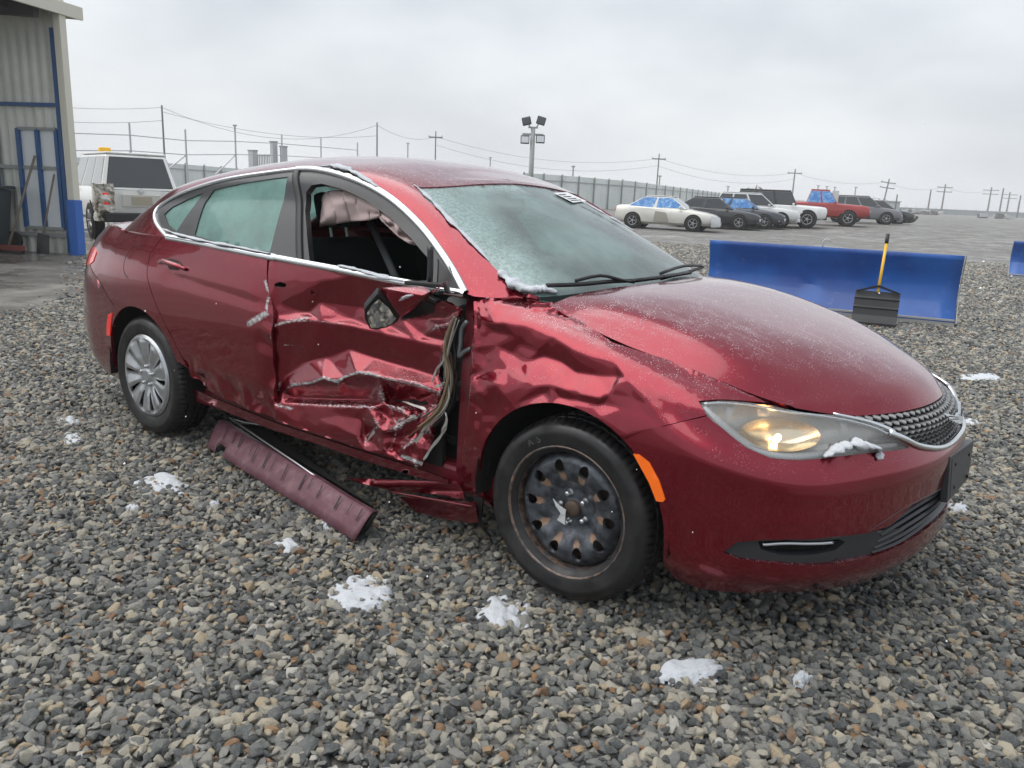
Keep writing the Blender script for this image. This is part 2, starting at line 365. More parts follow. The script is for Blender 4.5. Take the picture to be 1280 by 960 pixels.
Gh = Surf([
 [(-3.45, 0, 1.08), (-3.15, 0, 1.235), (-2.80, 0, 1.385), (-2.60, 0, 1.435), (-2.42, 0, 1.465)],
 [(-3.42, .35, 1.08), (-3.13, .34, 1.232), (-2.78, .31, 1.38), (-2.58, .18, 1.433), (-2.36, 0, 1.472)],
 [(-3.28, .685, 1.075), (-3.03, .655, 1.205), (-2.70, .565, 1.355), (-2.50, .31, 1.435), (-2.28, 0, 1.478)],
 [(-2.95, .81, 1.09), (-2.80, .745, 1.225), (-2.55, .625, 1.368), (-2.35, .35, 1.447), (-2.16, 0, 1.484)],
 [(-2.40, .857, 1.083), (-2.35, .762, 1.26), (-2.22, .648, 1.40), (-2.10, .36, 1.47), (-2.0, 0, 1.493)],
 [(-1.65, .868, 1.056), (-1.65, .765, 1.268), (-1.65, .648, 1.435), (-1.65, .36, 1.487), (-1.65, 0, 1.502)],
 [(-1.15, .868, 1.039), (-1.20, .768, 1.245), (-1.30, .635, 1.425), (-1.33, .35, 1.474), (-1.38, 0, 1.49)],
 [(-.80, .85, 1.022), (-.92, .755, 1.215), (-1.12, .598, 1.403), (-1.18, .33, 1.449), (-1.21, 0, 1.466)],
 [(-.435, .805, 1.008), (-.68, .712, 1.197), (-1.03, .55, 1.395), (-1.09, .30, 1.434), (-1.13, 0, 1.450)],
 [(-.265, .67, 1.026), (-.555, .565, 1.195), (-.985, .43, 1.402), (-1.03, .2, 1.429), (-1.07, 0, 1.442)],
 [(-.19, .34, 1.042), (-.48, .29, 1.21), (-.955, .22, 1.415), (-.99, .1, 1.428), (-1.03, 0, 1.437)],
 [(-.165, 0, 1.048), (-.455, 0, 1.215), (-.945, 0, 1.418), (-.975, 0, 1.427), (-1.0, 0, 1.435)]], tm=('l', 'm'), adj=adj_gh)
Hd = Surf([
 [(-.215, .738, 1.0), (-.195, .61, 1.026), (-.155, .42, 1.042), (-.115, .21, 1.05), (-.10, 0, 1.052)],
 [(-.06, .758, .955), (-.05, .63, 1.006), (-.03, .435, 1.03), (-.005, .215, 1.04), (0, 0, 1.043)],
 [(.10, .757, .912), (.10, .635, .975), (.11, .44, 1.012), (.12, .22, 1.024), (.12, 0, 1.027)],
 [(.35, .738, .862), (.36, .62, .92), (.37, .43, .957), (.38, .21, .97), (.385, 0, .973)],
 [(.55, .685, .803), (.57, .58, .850), (.60, .40, .893), (.62, .2, .908), (.625, 0, .912)],
 [(.615, .655, .786), (.67, .545, .805), (.735, .375, .836), (.78, .19, .852), (.795, 0, .856)],
 [(.645, .635, .779), (.738, .52, .768), (.834, .355, .776), (.90, .18, .786), (.92, 0, .789)],
 [(.655, .625, .772), (.760, .507, .748), (.866, .346, .744), (.933, .175, .748), (.953, 0, .750)]], mir=('l', 'l'), tm=('l', 'm'), adj=adj_hd)

# ------------------------------------------------------------------ panels cut from those surfaces
def inpoly(P, poly):
    P = np.asarray(P); poly = np.asarray(poly); x, y = P[:, 0], P[:, 1]; r = np.zeros(len(P), bool); n = len(poly)
    for i in range(n):
        x1, y1 = poly[i]; x2, y2 = poly[(i+1) % n]
        c = ((y1 > y) != (y2 > y)); 
        with np.errstate(divide='ignore', invalid='ignore'): r ^= c & (x < (x2-x1)*(y-y1)/(y2-y1+1e-15)+x1)
    return r
def segdist(P, poly, closed=True):
    P = np.asarray(P, float); poly = np.asarray(poly, float); d = np.full(len(P), 1e9); n = len(poly)
    for i in range(n if closed else n-1):
        a, b = poly[i], poly[(i+1) % n]; ab = b-a; t = np.clip(((P-a) @ ab)/(ab @ ab+1e-15), 0, 1); d = np.minimum(d, np.linalg.norm(P-a-t[:, None]*ab, axis=1))
    return d
def densify(poly, step, closed=True):
    o = []; n = len(poly)
    for i in range(n if closed else n-1):
        a = np.array(poly[i], float); b = np.array(poly[(i+1) % n], float); k = max(1, int(round(np.linalg.norm(b-a)/step)))
        o += [tuple(a+(b-a)*j/k) for j in range(k)]
    if not closed: o.append(tuple(poly[-1]))
    return o
def smooth_poly(p, n=4, closed=True):
    "Catmull-Rom through the points"
    p = np.array(p, float); m = len(p); o = []
    for i in range(m if closed else m-1):
        g = lambda k: p[k % m] if closed else p[min(max(k, 0), m-1)]
        a, b, c, d = g(i-1), g(i), g(i+1), g(i+2)
        for j in range(n):
            u = j/n; o.append(tuple(.5*((2*b)+(c-a)*u+(2*a-5*b+4*c-d)*u*u+(3*b-a-3*c+d)*u**3)))
    if not closed: o.append(tuple(p[-1]))
    return o
def cdt2d(polys, step, holes=(), extra=(), keep=None, jit=.12):
    loops = [densify(p, step) for p in polys]+[densify(h, step) for h in holes]
    V = []; Ed = []
    for lp in loops:
        b = len(V); V += lp; Ed += [(b+i, b+(i+1) % len(lp)) for i in range(len(lp))]
    A = np.concatenate([np.array(p) for p in loops]); lo = A.min(0); hi = A.max(0); h = step*.866
    G = []
    for j, y in enumerate(np.arange(lo[1], hi[1], h)):
        xs = np.arange(lo[0]+(step/2 if j % 2 else 0), hi[0], step); G.append(np.stack([xs, np.full(len(xs), y)], 1))
    G = np.concatenate(G); G = G+rng.uniform(-jit, jit, G.shape)*step; ok = np.zeros(len(G), bool)
    for p in polys: ok |= inpoly(G, p)
    for q in holes: ok &= ~inpoly(G, q)
    G = G[ok]
    for lp in loops: G = G[segdist(G, lp) > step*.55]
    V = [Vector(v) for v in V]+[Vector(g) for g in G]+[Vector(e) for e in extra]
    r = delaunay_2d_cdt(V, Ed, [], 0, 1e-7)
    P = np.array([tuple(v) for v in r[0]]); T = [tuple(f) for f in r[2]]; c = np.array([P[list(f)].mean(0) for f in T]); ok = np.zeros(len(T), bool)
    for p in polys: ok |= inpoly(c, p)
    for q in holes: ok &= ~inpoly(c, q)
    return P, [f for f, k in zip(T, ok) if k]
def finish(name, V, F, mt, parent, center=False, flange=.014, side=0, attrs=None, out=None):
    "weld the mirrored half if wanted, orient outwards, turn the rim inwards"
    V = np.asarray(V); n = len(V)
    if center:
        V2 = V.copy(); V2[:, 1] *= -1; F = F+[tuple(n+i for i in f[::-1]) for f in F]; V = np.concatenate([V, V2])
        if attrs: attrs = {k: np.concatenate([a, a]) for k, a in attrs.items()}
    me = bpy.data.meshes.new(name); me.from_pydata([tuple(v) for v in V], [], F)
    for k, a in (attrs or {}).items():
        at = me.attributes.new(k, 'FLOAT', 'POINT'); at.data.foreach_set('value', np.asarray(a, np.float32))
    bm = bmesh.new(); bm.from_mesh(me)
    if center: bmesh.ops.remove_doubles(bm, verts=[v for v in bm.verts if abs(v.co.y) < .004], dist=.003)
    bmesh.ops.recalc_face_normals(bm, faces=bm.faces)
    bm.normal_update(); ref = Vector(out) if out is not None else None
    sgn = 0
    for f in bm.faces:
        c = f.calc_center_median(); o = (c-Vector((-1.3, 0, .55))) if ref is None else ref; o = Vector((o.x*.35, o.y, o.z)) if ref is None and abs(c.x+1.3) < 1.8 else o
        sgn += f.normal.dot(o)*f.calc_area()
    if sgn < 0: bmesh.ops.reverse_faces(bm, faces=bm.faces)
    bm.normal_update()
    if flange:
        be = [e for e in bm.edges if e.is_boundary]; vs = {v for e in be for v in e.verts}; nn = {v: v.normal.copy() for v in vs}
        top = {v: bm.verts.new(v.co) for v in vs}; low = {v: bm.verts.new(v.co-nn[v]*flange) for v in vs}
        for e in be:
            l = e.link_loops[0]; a, b = l.vert, l.link_loop_next.vert
            try: bm.faces.new((top[b], top[a], low[a], low[b]))
            except ValueError: pass
    bm.to_mesh(me); bm.free()
    if side: me.transform(Matrix.Diagonal((1, -1, 1, 1))); me.flip_normals()
    return link(name, me, mt, parent)
def panel(name, sf, poly, mt, parent, step=.03, holes=(), center=False, flange=.014, off=0, left=False, attr=None, f=None):
    st, tri = cdt2d([poly], step, holes); st[:, 0] = np.clip(st[:, 0], 0, sf.ks[-1]); st[:, 1] = np.clip(st[:, 1], 0, sf.kt[-1])
    V = sf.ev(st)
    if callable(off) or off != 0:
        n = sf.nrm(st); n *= np.sign((n*(V-[-1.3, 0, .5])).sum(1))[:, None]; V = V+n*(off(st, V)[:, None] if callable(off) else off)
    at = {k: g(st, V) for k, g in attr.items()} if attr else None
    o = finish(name, V, tri, mt, parent, center, flange, attrs=at)
    o2 = finish(name, V, tri, mt, parent, False, flange, side=1, attrs=at) if left else None
    return (o, o2) if left else o
def PX(sf, pts): return [sf.px(u, v) for u, v in pts]
def XZ(sf, pts): return [sf.xz(x, z) for x, z in pts]
def arc(cx, cz, r, a0, a1, n): return [(cx+r*math.cos(math.radians(a0+(a1-a0)*i/n)), cz+r*math.sin(math.radians(a0+(a1-a0)*i/n))) for i in range(n+1)]
def strip_on(sf, pts, wid, mt, name, parent, off=.006, n=3, closed=False, th=.006, left=False):
    "a raised moulding along a polyline on a surface"
    p = smooth_poly(pts, n, closed); P = sf.ev(p); N_ = sf.nrm(p); N_ *= np.sign((N_*(P-[-1.3, 0, .5])).sum(1))[:, None]
    m = len(P); V = []; F = []
    for i in range(m):
        a = P[(i-1) % m if closed else max(i-1, 0)]; b = P[(i+1) % m if closed else min(i+1, m-1)]; t = (b-a)/np.linalg.norm(b-a); s_ = np.cross(N_[i], t); w2 = (wid[i*len(wid)//m] if isinstance(wid, (list, tuple)) else wid)/2
        for q, hgt in ((-1, -th), (-1, off*.4), (-.55, off), (.55, off), (1, off*.4), (1, -th)): V.append(P[i]+s_*q*w2+N_[i]*hgt)
    for i in range(m if closed else m-1):
        j = (i+1) % m
        for k in range(5): F.append((i*6+k, j*6+k, j*6+k+1, i*6+k+1))
    o = finish(name, V, F, mt, parent, False, 0); o2 = finish(name, V, F, mt, parent, False, 0, side=1) if left else None
    return o
# ------------------------------------------------------------------ the wrecked sedan
car = thing('sedan', 'dark red four-door sedan with its right-hand doors crushed, standing on the gravel', 'car')
def prj(V):
    d = np.atleast_2d(V)-CAMP; z = d @ AF; return np.stack([640+FPX*(d @ AR)/z, 480-FPX*(d @ AU)/z], 1)
# everything the right flank can hit
_fill = [(-.5, -.825, 1.008), (-.3, -.79, .99), (-.22, -.738, 1.0), (-.28, -.64, 1.005), (-.45, -.81, 1.0)]
_V = [tuple(v) for v in Lo.V]; _F = list(Lo.F)
for q in (Gh, Hd): b = len(_V); _V += [tuple(v) for v in q.V]; _F += [tuple(i+b for i in f) for f in q.F]
b = len(_V); _V += _fill; _F += [(b, b+1, b+4), (b+1, b+2, b+3), (b+1, b+3, b+4)]
UN = BVHTree.FromPolygons(_V, _F)
def base_hit(u, v):
    o, d = pray(u, v); h = UN.ray_cast(o, d)
    if h[0] is not None: return h[0]
    best = None
    for k in range(50):
        q = o+d*(1.5+k*.08); h = UN.find_nearest(q)
        if best is None or h[3] < best[0]: best = (h[3], q)
    return best[1]
def tin(ctrl, uv, r=1.3):
    "piecewise flat (folded sheet) interpolation of control depths, rounded a little"
    C = np.array(ctrl, float); rr = delaunay_2d_cdt([Vector(c[:2]) for c in C], [], [], 0, 1e-6)
    vo = np.array([tuple(v) for v in rr[0]]); dep = np.array([C[o[0], 2] if o else 0 for o in rr[3]]); T = np.array([f for f in rr[2] if len(f) == 3])
    acc = 0
    for du, dv in ((0, 0), (r, 0), (-r, 0), (0, r), (0, -r)):
        Q = uv+[du, dv]; res = np.zeros(len(Q)); best = np.full(len(Q), -1e9)
        for t in T:
            A, B, Cc = vo[t]; m = np.array([B-A, Cc-A]).T; det = np.linalg.det(m)
            if abs(det) < 1e-9: continue
            w = np.linalg.solve(m, (Q-A).T); l0 = 1-w[0]-w[1]; mn = np.minimum(np.minimum(w[0], w[1]), l0); ok = mn > best
            val = dep[t[0]]*np.clip(l0, 0, 1)+dep[t[1]]*np.clip(w[0], 0, 1)+dep[t[2]]*np.clip(w[1], 0, 1)
            res[ok] = val[ok]; best[ok] = mn[ok]
        acc = acc+res
    return acc/5
def pix_panel(name, poly, ctrl, mt, parent, step=4, scr=(), dark=(), rumple=.0, holes=(), flange=.012):
    uv, tri = cdt2d([poly], step, holes); dep = tin(ctrl, uv) if ctrl is not None else np.zeros(len(uv)); V = []
    for (u, v), dd in zip(uv, dep):
        p = base_hit(u, v); o, d = pray(u, v)
        if callable(rumple): dd += rumple(u, v)
        k = (p.y+dd-o.y)/d.y; V.append(tuple(o+d*k))
    s = np.zeros(len(uv)); dk = np.zeros(len(uv))
    if ctrl is not None and len(ctrl) > 20: s = .62*np.clip((tin(ctrl, uv, 7)-dep)/.007, 0, 1)      # paint chipped off the outward folds
    for pts, wd, amt in scr: s = np.maximum(s, .85*amt*np.clip(1-segdist(uv, pts, False)/(wd*1.5), 0, 1)**1.5)
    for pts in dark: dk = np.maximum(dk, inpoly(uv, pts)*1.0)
    return finish(name, V, tri, mt, parent, False, flange, attrs={'scrape': s, 'dark': dk}, out=(.3, -1, .25))

S0, T0 = Lo.ks[-1], Lo.kt[-1]; SG, TG = Gh.ks[-1], Gh.kt[-1]
# -- upper shell with pillars
dlo_top = [(581, 366), (568, 341), (545, 306), (520, 276), (490, 249), (460, 231), (430, 219), (400, 212), (372, 211), (330, 216), (280, 224), (235, 238), (205, 253), (193, 267), (197, 282), (209, 296)]
dlo_bot = [(240, 303), (300, 313), (345, 321), (395, 331), (440, 342), (500, 358), (545, 372), (579, 386)]
ws_edge = [(521, 234), (548, 262), (579, 295), (604, 320), (628, 345), (655, 367)]
hdr = [(Gh.px(521, 234)[0]*(1-k)+SG*k, Gh.px(521, 234)[1]*(1-k)+(Gh.kt[2]+.004)*k) for k in (.12, .3, .5, .75, 1)]
wse = PX(Gh, ws_edge); wse[-1] = (wse[-1][0], 0)
dt_ = PX(Gh, smooth_poly(dlo_top, 2, False)); dt_ = [(a, max(b, .004)) for a, b in dt_]
rw = [(Gh.ks[2]-.06, 0), (Gh.ks[2]-.05, Gh.kt[1]), (Gh.ks[2]-.10, Gh.kt[2]-.02), (Gh.ks[1]*.8, Gh.kt[2]+.01), (0, Gh.kt[2]+.012)]
shell = [(SG, TG)]+hdr[::-1]+wse+[(dt_[0][0]+.02, 0)]+dt_+[(dt_[-1][0]-.03, 0)]+rw+[(0, TG)]
panel('roof', Gh, shell, M_RED, car, .035, center=True, flange=.02)
ws = hdr[::-1]+wse+[(SG, 0)]
def wsfrost(st, V):
    uv = prj(V); a = np.clip(1-segdist(uv, [(515, 228), (579, 295), (640, 360)], False)/55, 0, 1)**.7*.75; b = np.clip(1-segdist(uv, [(515, 232), (600, 232), (690, 236)], False)/12, 0, 1)*.7
    return np.maximum(np.maximum(a, b)*(V[:, 1] < 0), 0)
o = panel('windscreen', Gh, ws, M_WS, car, .03, center=False, flange=0, off=-.006, attr={'frost': wsfrost})
def mirror_into(o):
    "give a half panel its other half in the same mesh"
    me = o.data; bm = bmesh.new(); bm.from_mesh(me); g = bmesh.ops.duplicate(bm, geom=bm.verts[:]+bm.edges[:]+bm.faces[:])['geom']
    fl = bm.verts.layers.float.get('frost')
    vs = [q for q in g if isinstance(q, bmesh.types.BMVert)]; fs = [q for q in g if isinstance(q, bmesh.types.BMFace)]
    for q in vs:
        q.co.y *= -1
        if fl: q[fl] = 0
    bmesh.ops.reverse_faces(bm, faces=fs); bmesh.ops.remove_doubles(bm, verts=[q for q in bm.verts if abs(q.co.y) < .004], dist=.003)
    bm.to_mesh(me); bm.free(); me.polygons.foreach_set('use_smooth', [True]*len(me.polygons))
mirror_into(o)
panel('rear_window', Gh, [(0, 0)]+rw, M_SG, car, .06, center=True, flange=0, off=-.006)
# -- side window frames and glass
db = [(a, max(b, .002)) for a, b in PX(Gh, dlo_bot)]
dlo = dt_+db
front_open = [(386, 327), (383, 300), (380, 262), (381, 240), (388, 231), (400, 229), (425, 235), (455, 249), (488, 272), (513, 297), (534, 322), (535, 350), (500, 351), (460, 344), (430, 337)]
sail = [(546, 322), (556, 335), (573, 362), (573, 374), (548, 366)]
rear_gl = [(242, 293), (246, 278), (255, 252), (266, 237), (300, 229), (330, 224), (359, 220), (350, 260), (336, 314), (300, 308), (262, 300)]
quart = [(204, 267), (214, 258), (232, 249), (252, 241), (242, 256), (230, 272), (219, 289), (209, 280)]
fo, rg, qg, sa = [PX(Gh, q) for q in (front_open, rear_gl, quart, sail)]
fo, rg, qg, sa = [[(a, max(b, .008)) for a, b in q] for q in (fo, rg, qg, sa)]
panel('window_frame', Gh, dlo, M_TRIM, car, .025, holes=[fo, rg, qg, sa], off=-.006, flange=.03, left=True)
panel('rear_door_glass', Gh, rg, M_SG, car, .03, off=-.012, flange=0, left=True)
panel('quarter_glass', Gh, qg, M_SG, car, .03, off=-.012, flange=0, left=True)
g = panel('front_door_glass', Gh, fo, M_SG, car, .04, off=-.012, flange=0, left=True); bpy.data.objects.remove(g[0])   # shattered on this side
panel('mirror_sail', Gh, sa, M_BLK, car, .03, off=-.01, flange=0, left=True)
strip_on(Gh, dt_[:17], .030, M_CHR, 'chrome_frame_moulding', car, .012, 2, left=True)
strip_on(Gh, dt_[16:], .018, M_CHR, 'chrome_rear_moulding', car, .007, 2, left=True)
strip_on(Gh, [(a, .006) for a, b in [dt_[-1]]+db[:3]], .034, M_CHR, 'chrome_belt_moulding', car, .010, 4, left=True)
strip_on(Gh, [(a, .006) for a, b in db[2:]], .030, M_CHR, 'chrome_belt_moulding', car, .013, 4, left=True)
strip_on(Gh, PX(Gh, [(371, 213), (372, 245), (373, 290), (374, 326)]), .034, M_BLK, 'door_edge_seal', car, .004, 4)
# -- bonnet
panel('hood', Hd, [(0, 0), (Hd.ks[-1], 0), (Hd.ks[-1], Hd.kt[-1]), (0, Hd.kt[-1])], M_RED, car, .03, center=True, flange=.02)

# -- lower panels
arch_r = .382
def arcpx(cx, a0, a1, n=14): return [tuple(Lo.xz(x, z)) for x, z in arc(cx, .33, arch_r, a0, a1, n)]
hl = [(874.5, 503), (902, 501), (935, 503), (966, 507), (996, 514.5), (1041, 519), (1086, 529), (1115, 542), (1137, 560), (1086, 566), (1041, 571), (999, 575), (963, 572.5), (934, 560), (905, 537), (886, 518)]
hls = PX(Lo, hl)
gr_low = PX(Lo, [(1112, 543), (1128, 550), (1150, 559), (1178, 560)]); gr_low = gr_low+[(S0, gr_low[-1][1]-.004)]
lowg_top = PX(Lo, [(903.6, 690.5), (921, 677.6), (955, 674.5), (989, 674), (1040, 671), (1086, 666), (1112, 657), (1141, 631), (1176, 610)])
lowg_bot = PX(Lo, [(1163, 657), (1134, 677), (1092, 695), (1041, 705), (973, 704), (924, 699)])
lg = lowg_top+[(S0, lowg_top[-1][1]+.004), (S0, lowg_bot[0][1]-.004)]+lowg_bot
seam = PX(Lo, [(884, 520), (830, 533), (787, 544)])
a_seam = math.degrees(math.atan2(Lo.ev([seam[-1]])[0][2]-.33, Lo.ev([seam[-1]])[0][0]))
fr_arch = arcpx(0, a_seam, -16, 12)
bumper = [seam[0], seam[1]]+fr_arch+[(Lo.xz(.40, .21)[0], 0)]+[(S0, 0)]+[(S0, gr_low[-1][1])]+gr_low[::-1][1:]+hls[8:][0:7]
# cut the lower opening out of the half bumper: notch open at the centre line
bumper = [seam[0], seam[1]]+fr_arch+[(Lo.xz(.40, .21)[0], 0)]+[(S0, 0), (S0, lowg_bot[0][1]-.004)]+lowg_bot+lowg_top+[(S0, lowg_top[-1][1]+.004), (S0, gr_low[-1][1])]+gr_low[::-1][1:]+hls[8:15]
panel('front_bumper', Lo, bumper, M_RED, car, .028, center=True, flange=.03)
# undamaged left fender, left doors
arch_f = arcpx(0, a_seam, 200, 16); hoodline = PX(Lo, [(962, 504), (930, 487), (880, 465), (830, 446), (766, 428)])
hoodline = [(a, min(b, T0-.002)) for a, b in hoodline]
fender_st = hls[0:4]+[hoodline[0]]+hoodline[1:]+[(Lo.ks[10], T0), (Lo.ks[9]+.03, T0), Lo.xz(-.50, .85), Lo.xz(-.49, .5), Lo.xz(-.47, .22), Lo.xz(-.40, .20)]+arch_f[::-1]+[seam[1], seam[0]]
def left_only(name, sf, poly, mt, step=.05, flange=.014, off=0):
    st, tri = cdt2d([poly], step); st[:, 0] = np.clip(st[:, 0], 0, sf.ks[-1]); st[:, 1] = np.clip(st[:, 1], 0, sf.kt[-1]); return finish(name, sf.ev(st), tri, mt, car, False, flange, side=1)
left_only('front_fender', Lo, fender_st, M_RED)
left_only('front_door', Lo, [(Lo.ks[9]+.02, T0), Lo.xz(-.51, .85), Lo.xz(-.50, .5), Lo.xz(-.48, .22), Lo.xz(-1.58, .22), Lo.xz(-1.60, .6), (Lo.xz(-1.61, .9)[0], T0)], M_RED)
# rear door, quarter panel, rear bumper
rd_rear = PX(Lo, [(203, 297), (188, 318), (184, 342), (195, 380), (212, 415), (235, 460)])
rd_front = PX(Lo, [(343, 526), (341, 490), (337, 440), (339, 395), (333, 350), (334, 322)])
rdoor = [(rd_rear[0][0], T0)]+rd_rear[1:]+PX(Lo, [(238, 472), (262, 492), (300, 508)])+rd_front[:-1]+[(rd_front[-1][0], T0)]
def rd_dent(st, V):
    uv = prj(V); n = np.array([noise.noise(Vector((v[0]*9, v[2]*14, 3))) for v in V]); n2 = np.array([noise.noise(Vector((v[0]*22, v[2]*22, 9))) for v in V])
    a = np.clip(1-segdist(uv, [(236, 468), (262, 486), (300, 500), (340, 512)], False)/26, 0, 1); b = np.clip(1-segdist(uv, [(334, 360), (338, 440), (342, 520)], False)/20, 0, 1)
    c = np.clip(1-segdist(uv, [(212, 345), (300, 372), (335, 385)], False)/14, 0, 1)**2
    return -a*(.014+.028*n+.014*n2)-b*(.012+.02*n)-c*.010
def rd_scr(st, V):
    uv = prj(V); s = np.zeros(len(uv))
    for pts, wd, am in (([(312, 404), (322, 398), (332, 392)], 9, 1.0), ([(331, 350), (336, 368), (333, 385)], 5, .9), ([(338, 410), (340, 450)], 3, .7), ([(195, 336), (214, 343)], 4, .5), ([(150, 330), (170, 350)], 4, .45), ([(240, 474), (262, 490), (285, 500)], 6, .5)): s = np.maximum(s, am*np.clip(1-segdist(uv, pts, False)/wd, 0, 1))
    return s
rd = panel('rear_door', Lo, rdoor, M_REDD, car, .016, off=rd_dent, flange=.016, attr={'scrape': rd_scr, 'dark': lambda st, V: np.zeros(len(st))})
left_only('rear_door', Lo, rdoor, M_RED)
bs = PX(Lo, [(113, 330), (126, 353), (142, 381)]); tail_s = Lo.ks[2]+.02
r_arch = arcpx(-2.742, 143, 22, 16)
quarter = [(rd_rear[0][0]-.006, T0), (tail_s, T0), (tail_s+.005, bs[0][1]+.01)]+bs+r_arch+[(a-.006, b_) for a, b_ in rd_rear[:0:-1]]
panel('quarter_panel', Lo, quarter, M_REDD, car, .025, flange=.016, left=True, attr={'scrape': rd_scr, 'dark': lambda st, V: np.zeros(len(st))})
panel('rear_bumper', Lo, [(0, 0), (Lo.xz(-3.1, .22)[0], 0)]+arcpx(-2.742, 196, 145, 8)+[(a-.004, b_-.004) for a, b_ in bs[::-1]]+[(Lo.ks[2], bs[0][1]-.03), (0, bs[0][1]-.05)], M_RED, car, .04, center=True, flange=.02)
panel('trunk_lid', Lo, [(0, bs[0][1]-.045), (Lo.ks[2]-.02, bs[0][1]-.022), (Lo.ks[2]-.03, T0), (0, T0)], M_RED, car, .05, center=True, flange=.02)
tl = PX(Lo, [(106, 314), (112, 307), (119, 309), (121, 316), (117, 327), (112, 331), (107, 330)])
panel('tail_light', Lo, tl, M_REDL, car, .04, off=.004, left=True)
# trunk deck between rear window and tail
dv = []; dfc = []
for i in range(13):
    k = (i-6)/6; sgn = 1 if k > 0 else -1; a = abs(k)
    g0 = Gh.ev([(a*(Gh.ks[2]+.16), 0)])[0]; l0 = Lo.ev([(a*Lo.ks[2]+a*.02, T0)])[0]
    for j in range(5):
        p = g0*(1-j/4)+l0*j/4; dv.append((p[0], p[1]*sgn, p[2]+.012*math.sin(j/4*math.pi)-.002))
for i in range(12):
    for j in range(4): dfc.append((i*5+j, (i+1)*5+j, (i+1)*5+j+1, i*5+j+1))
finish('trunk_deck', dv, dfc, M_RED, car, False, .01, out=(0, 0, 1))
panel('side_marker', Lo, PX(Lo, [(136, 393), (141, 391), (139, 405), (138, 420), (134, 419), (134, 405)]), M_REDL, car, .02, off=.004, left=True)
am = PX(Lo, [(792, 567), (799, 568), (812, 578), (824, 600), (832, 624), (829, 627), (821, 626), (812, 603), (801, 583)])
panel('turn_marker', Lo, am, M_AMB, car, .015, off=.004, left=True)

# -- crushed right front door (depths in metres behind the original skin)
D = [(336, 318, 0), (345, 322, 0), (395, 331, 0), (440, 342, 0), (500, 358, .004), (545, 372, .012), (580, 386, .02), (330, 300, 0), (600, 380, .02),
     (335, 350, .004), (345, 350, .008), (400, 351, .008), (432, 347, .01), (470, 356, .018), (520, 372, .03), (548, 384, .035), (556, 378, .02), (566, 392, .045),
     (338, 372, .018), (350, 380, .035), (400, 378, .062), (450, 384, .082), (500, 396, .092), (535, 398, .095), (548, 408, .05), (556, 398, .075), (563, 404, .04),
     (337, 395, .022), (362, 393, .046), (385, 391, .066), (440, 399, .088), (490, 409, .102), (530, 419, .105), (556, 425, .10),
     (339, 409, .022), (362, 402, .030), (386, 398, .040), (400, 401, .048), (440, 407, .064), (480, 416, .076), (520, 425, .085), (554, 433, .088),
     (340, 440, .03), (365, 440, .060), (385, 452, .070), (408, 447, .082), (414, 452, .078), (437, 437, .098), (470, 448, .108), (510, 460, .112), (548, 472, .105),
     (358, 470, .055), (340, 478, .025), (352, 489, .045), (367, 481, .026), (384, 479, .022), (404, 473, .018), (414, 475, .020), (424, 480, .034), (431, 472, .036), (447, 466, .034), (460, 467, .032), (475, 471, .036), (500, 476, .038), (520, 480, .040), (540, 488, .05), (552, 492, .06),
     (346, 496, .055), (370, 497, .085), (400, 498, .10), (430, 499, .105), (460, 500, .115), (490, 501, .12), (520, 502, .125), (550, 506, .12), (352, 503, .02),
     (345, 510, .008), (372, 504, .035), (400, 506, .04), (430, 507, .045), (460, 507, .05), (463, 512, .04), (480, 505, .06), (498, 510, .035), (520, 512, .07), (512, 522, .03), (530, 520, .075), (548, 522, .08),
     (344, 527, .0), (372, 530, .012), (398, 524, .022), (424, 520, .034), (420, 532, .014), (440, 522, .04), (434, 540, .012), (452, 524, .045), (446, 545, .010), (400, 544, .006), (455, 562, .01), (457, 545, .05),
     (470, 528, .02), (476, 515, .065), (488, 522, .075), (480, 540, .022), (492, 546, .06), (500, 534, .02), (508, 545, .055), (515, 552, .018), (522, 540, .06), (534, 536, .03), (540, 550, .07), (524, 562, .035), (505, 562, .02), (490, 560, .045), (480, 566, .01), (528, 584, .02), (510, 580, .02), (542, 545, .06)]
door_poly = [(337, 321), (395, 332), (440, 343), (500, 359), (545, 373), (577, 386), (571, 396), (563, 410), (557, 425), (552, 445), (548, 470), (556, 492), (550, 512), (546, 530), (541, 550), (527, 583), (490, 572), (455, 562), (400, 544), (345, 526), (342, 490), (338, 440), (340, 395), (334, 350)]
holes_d = [[(343, 355), (350, 352), (358, 355), (357, 359), (348, 359), (343, 358)], [(388, 362), (393, 365), (393, 369), (389, 368)]]
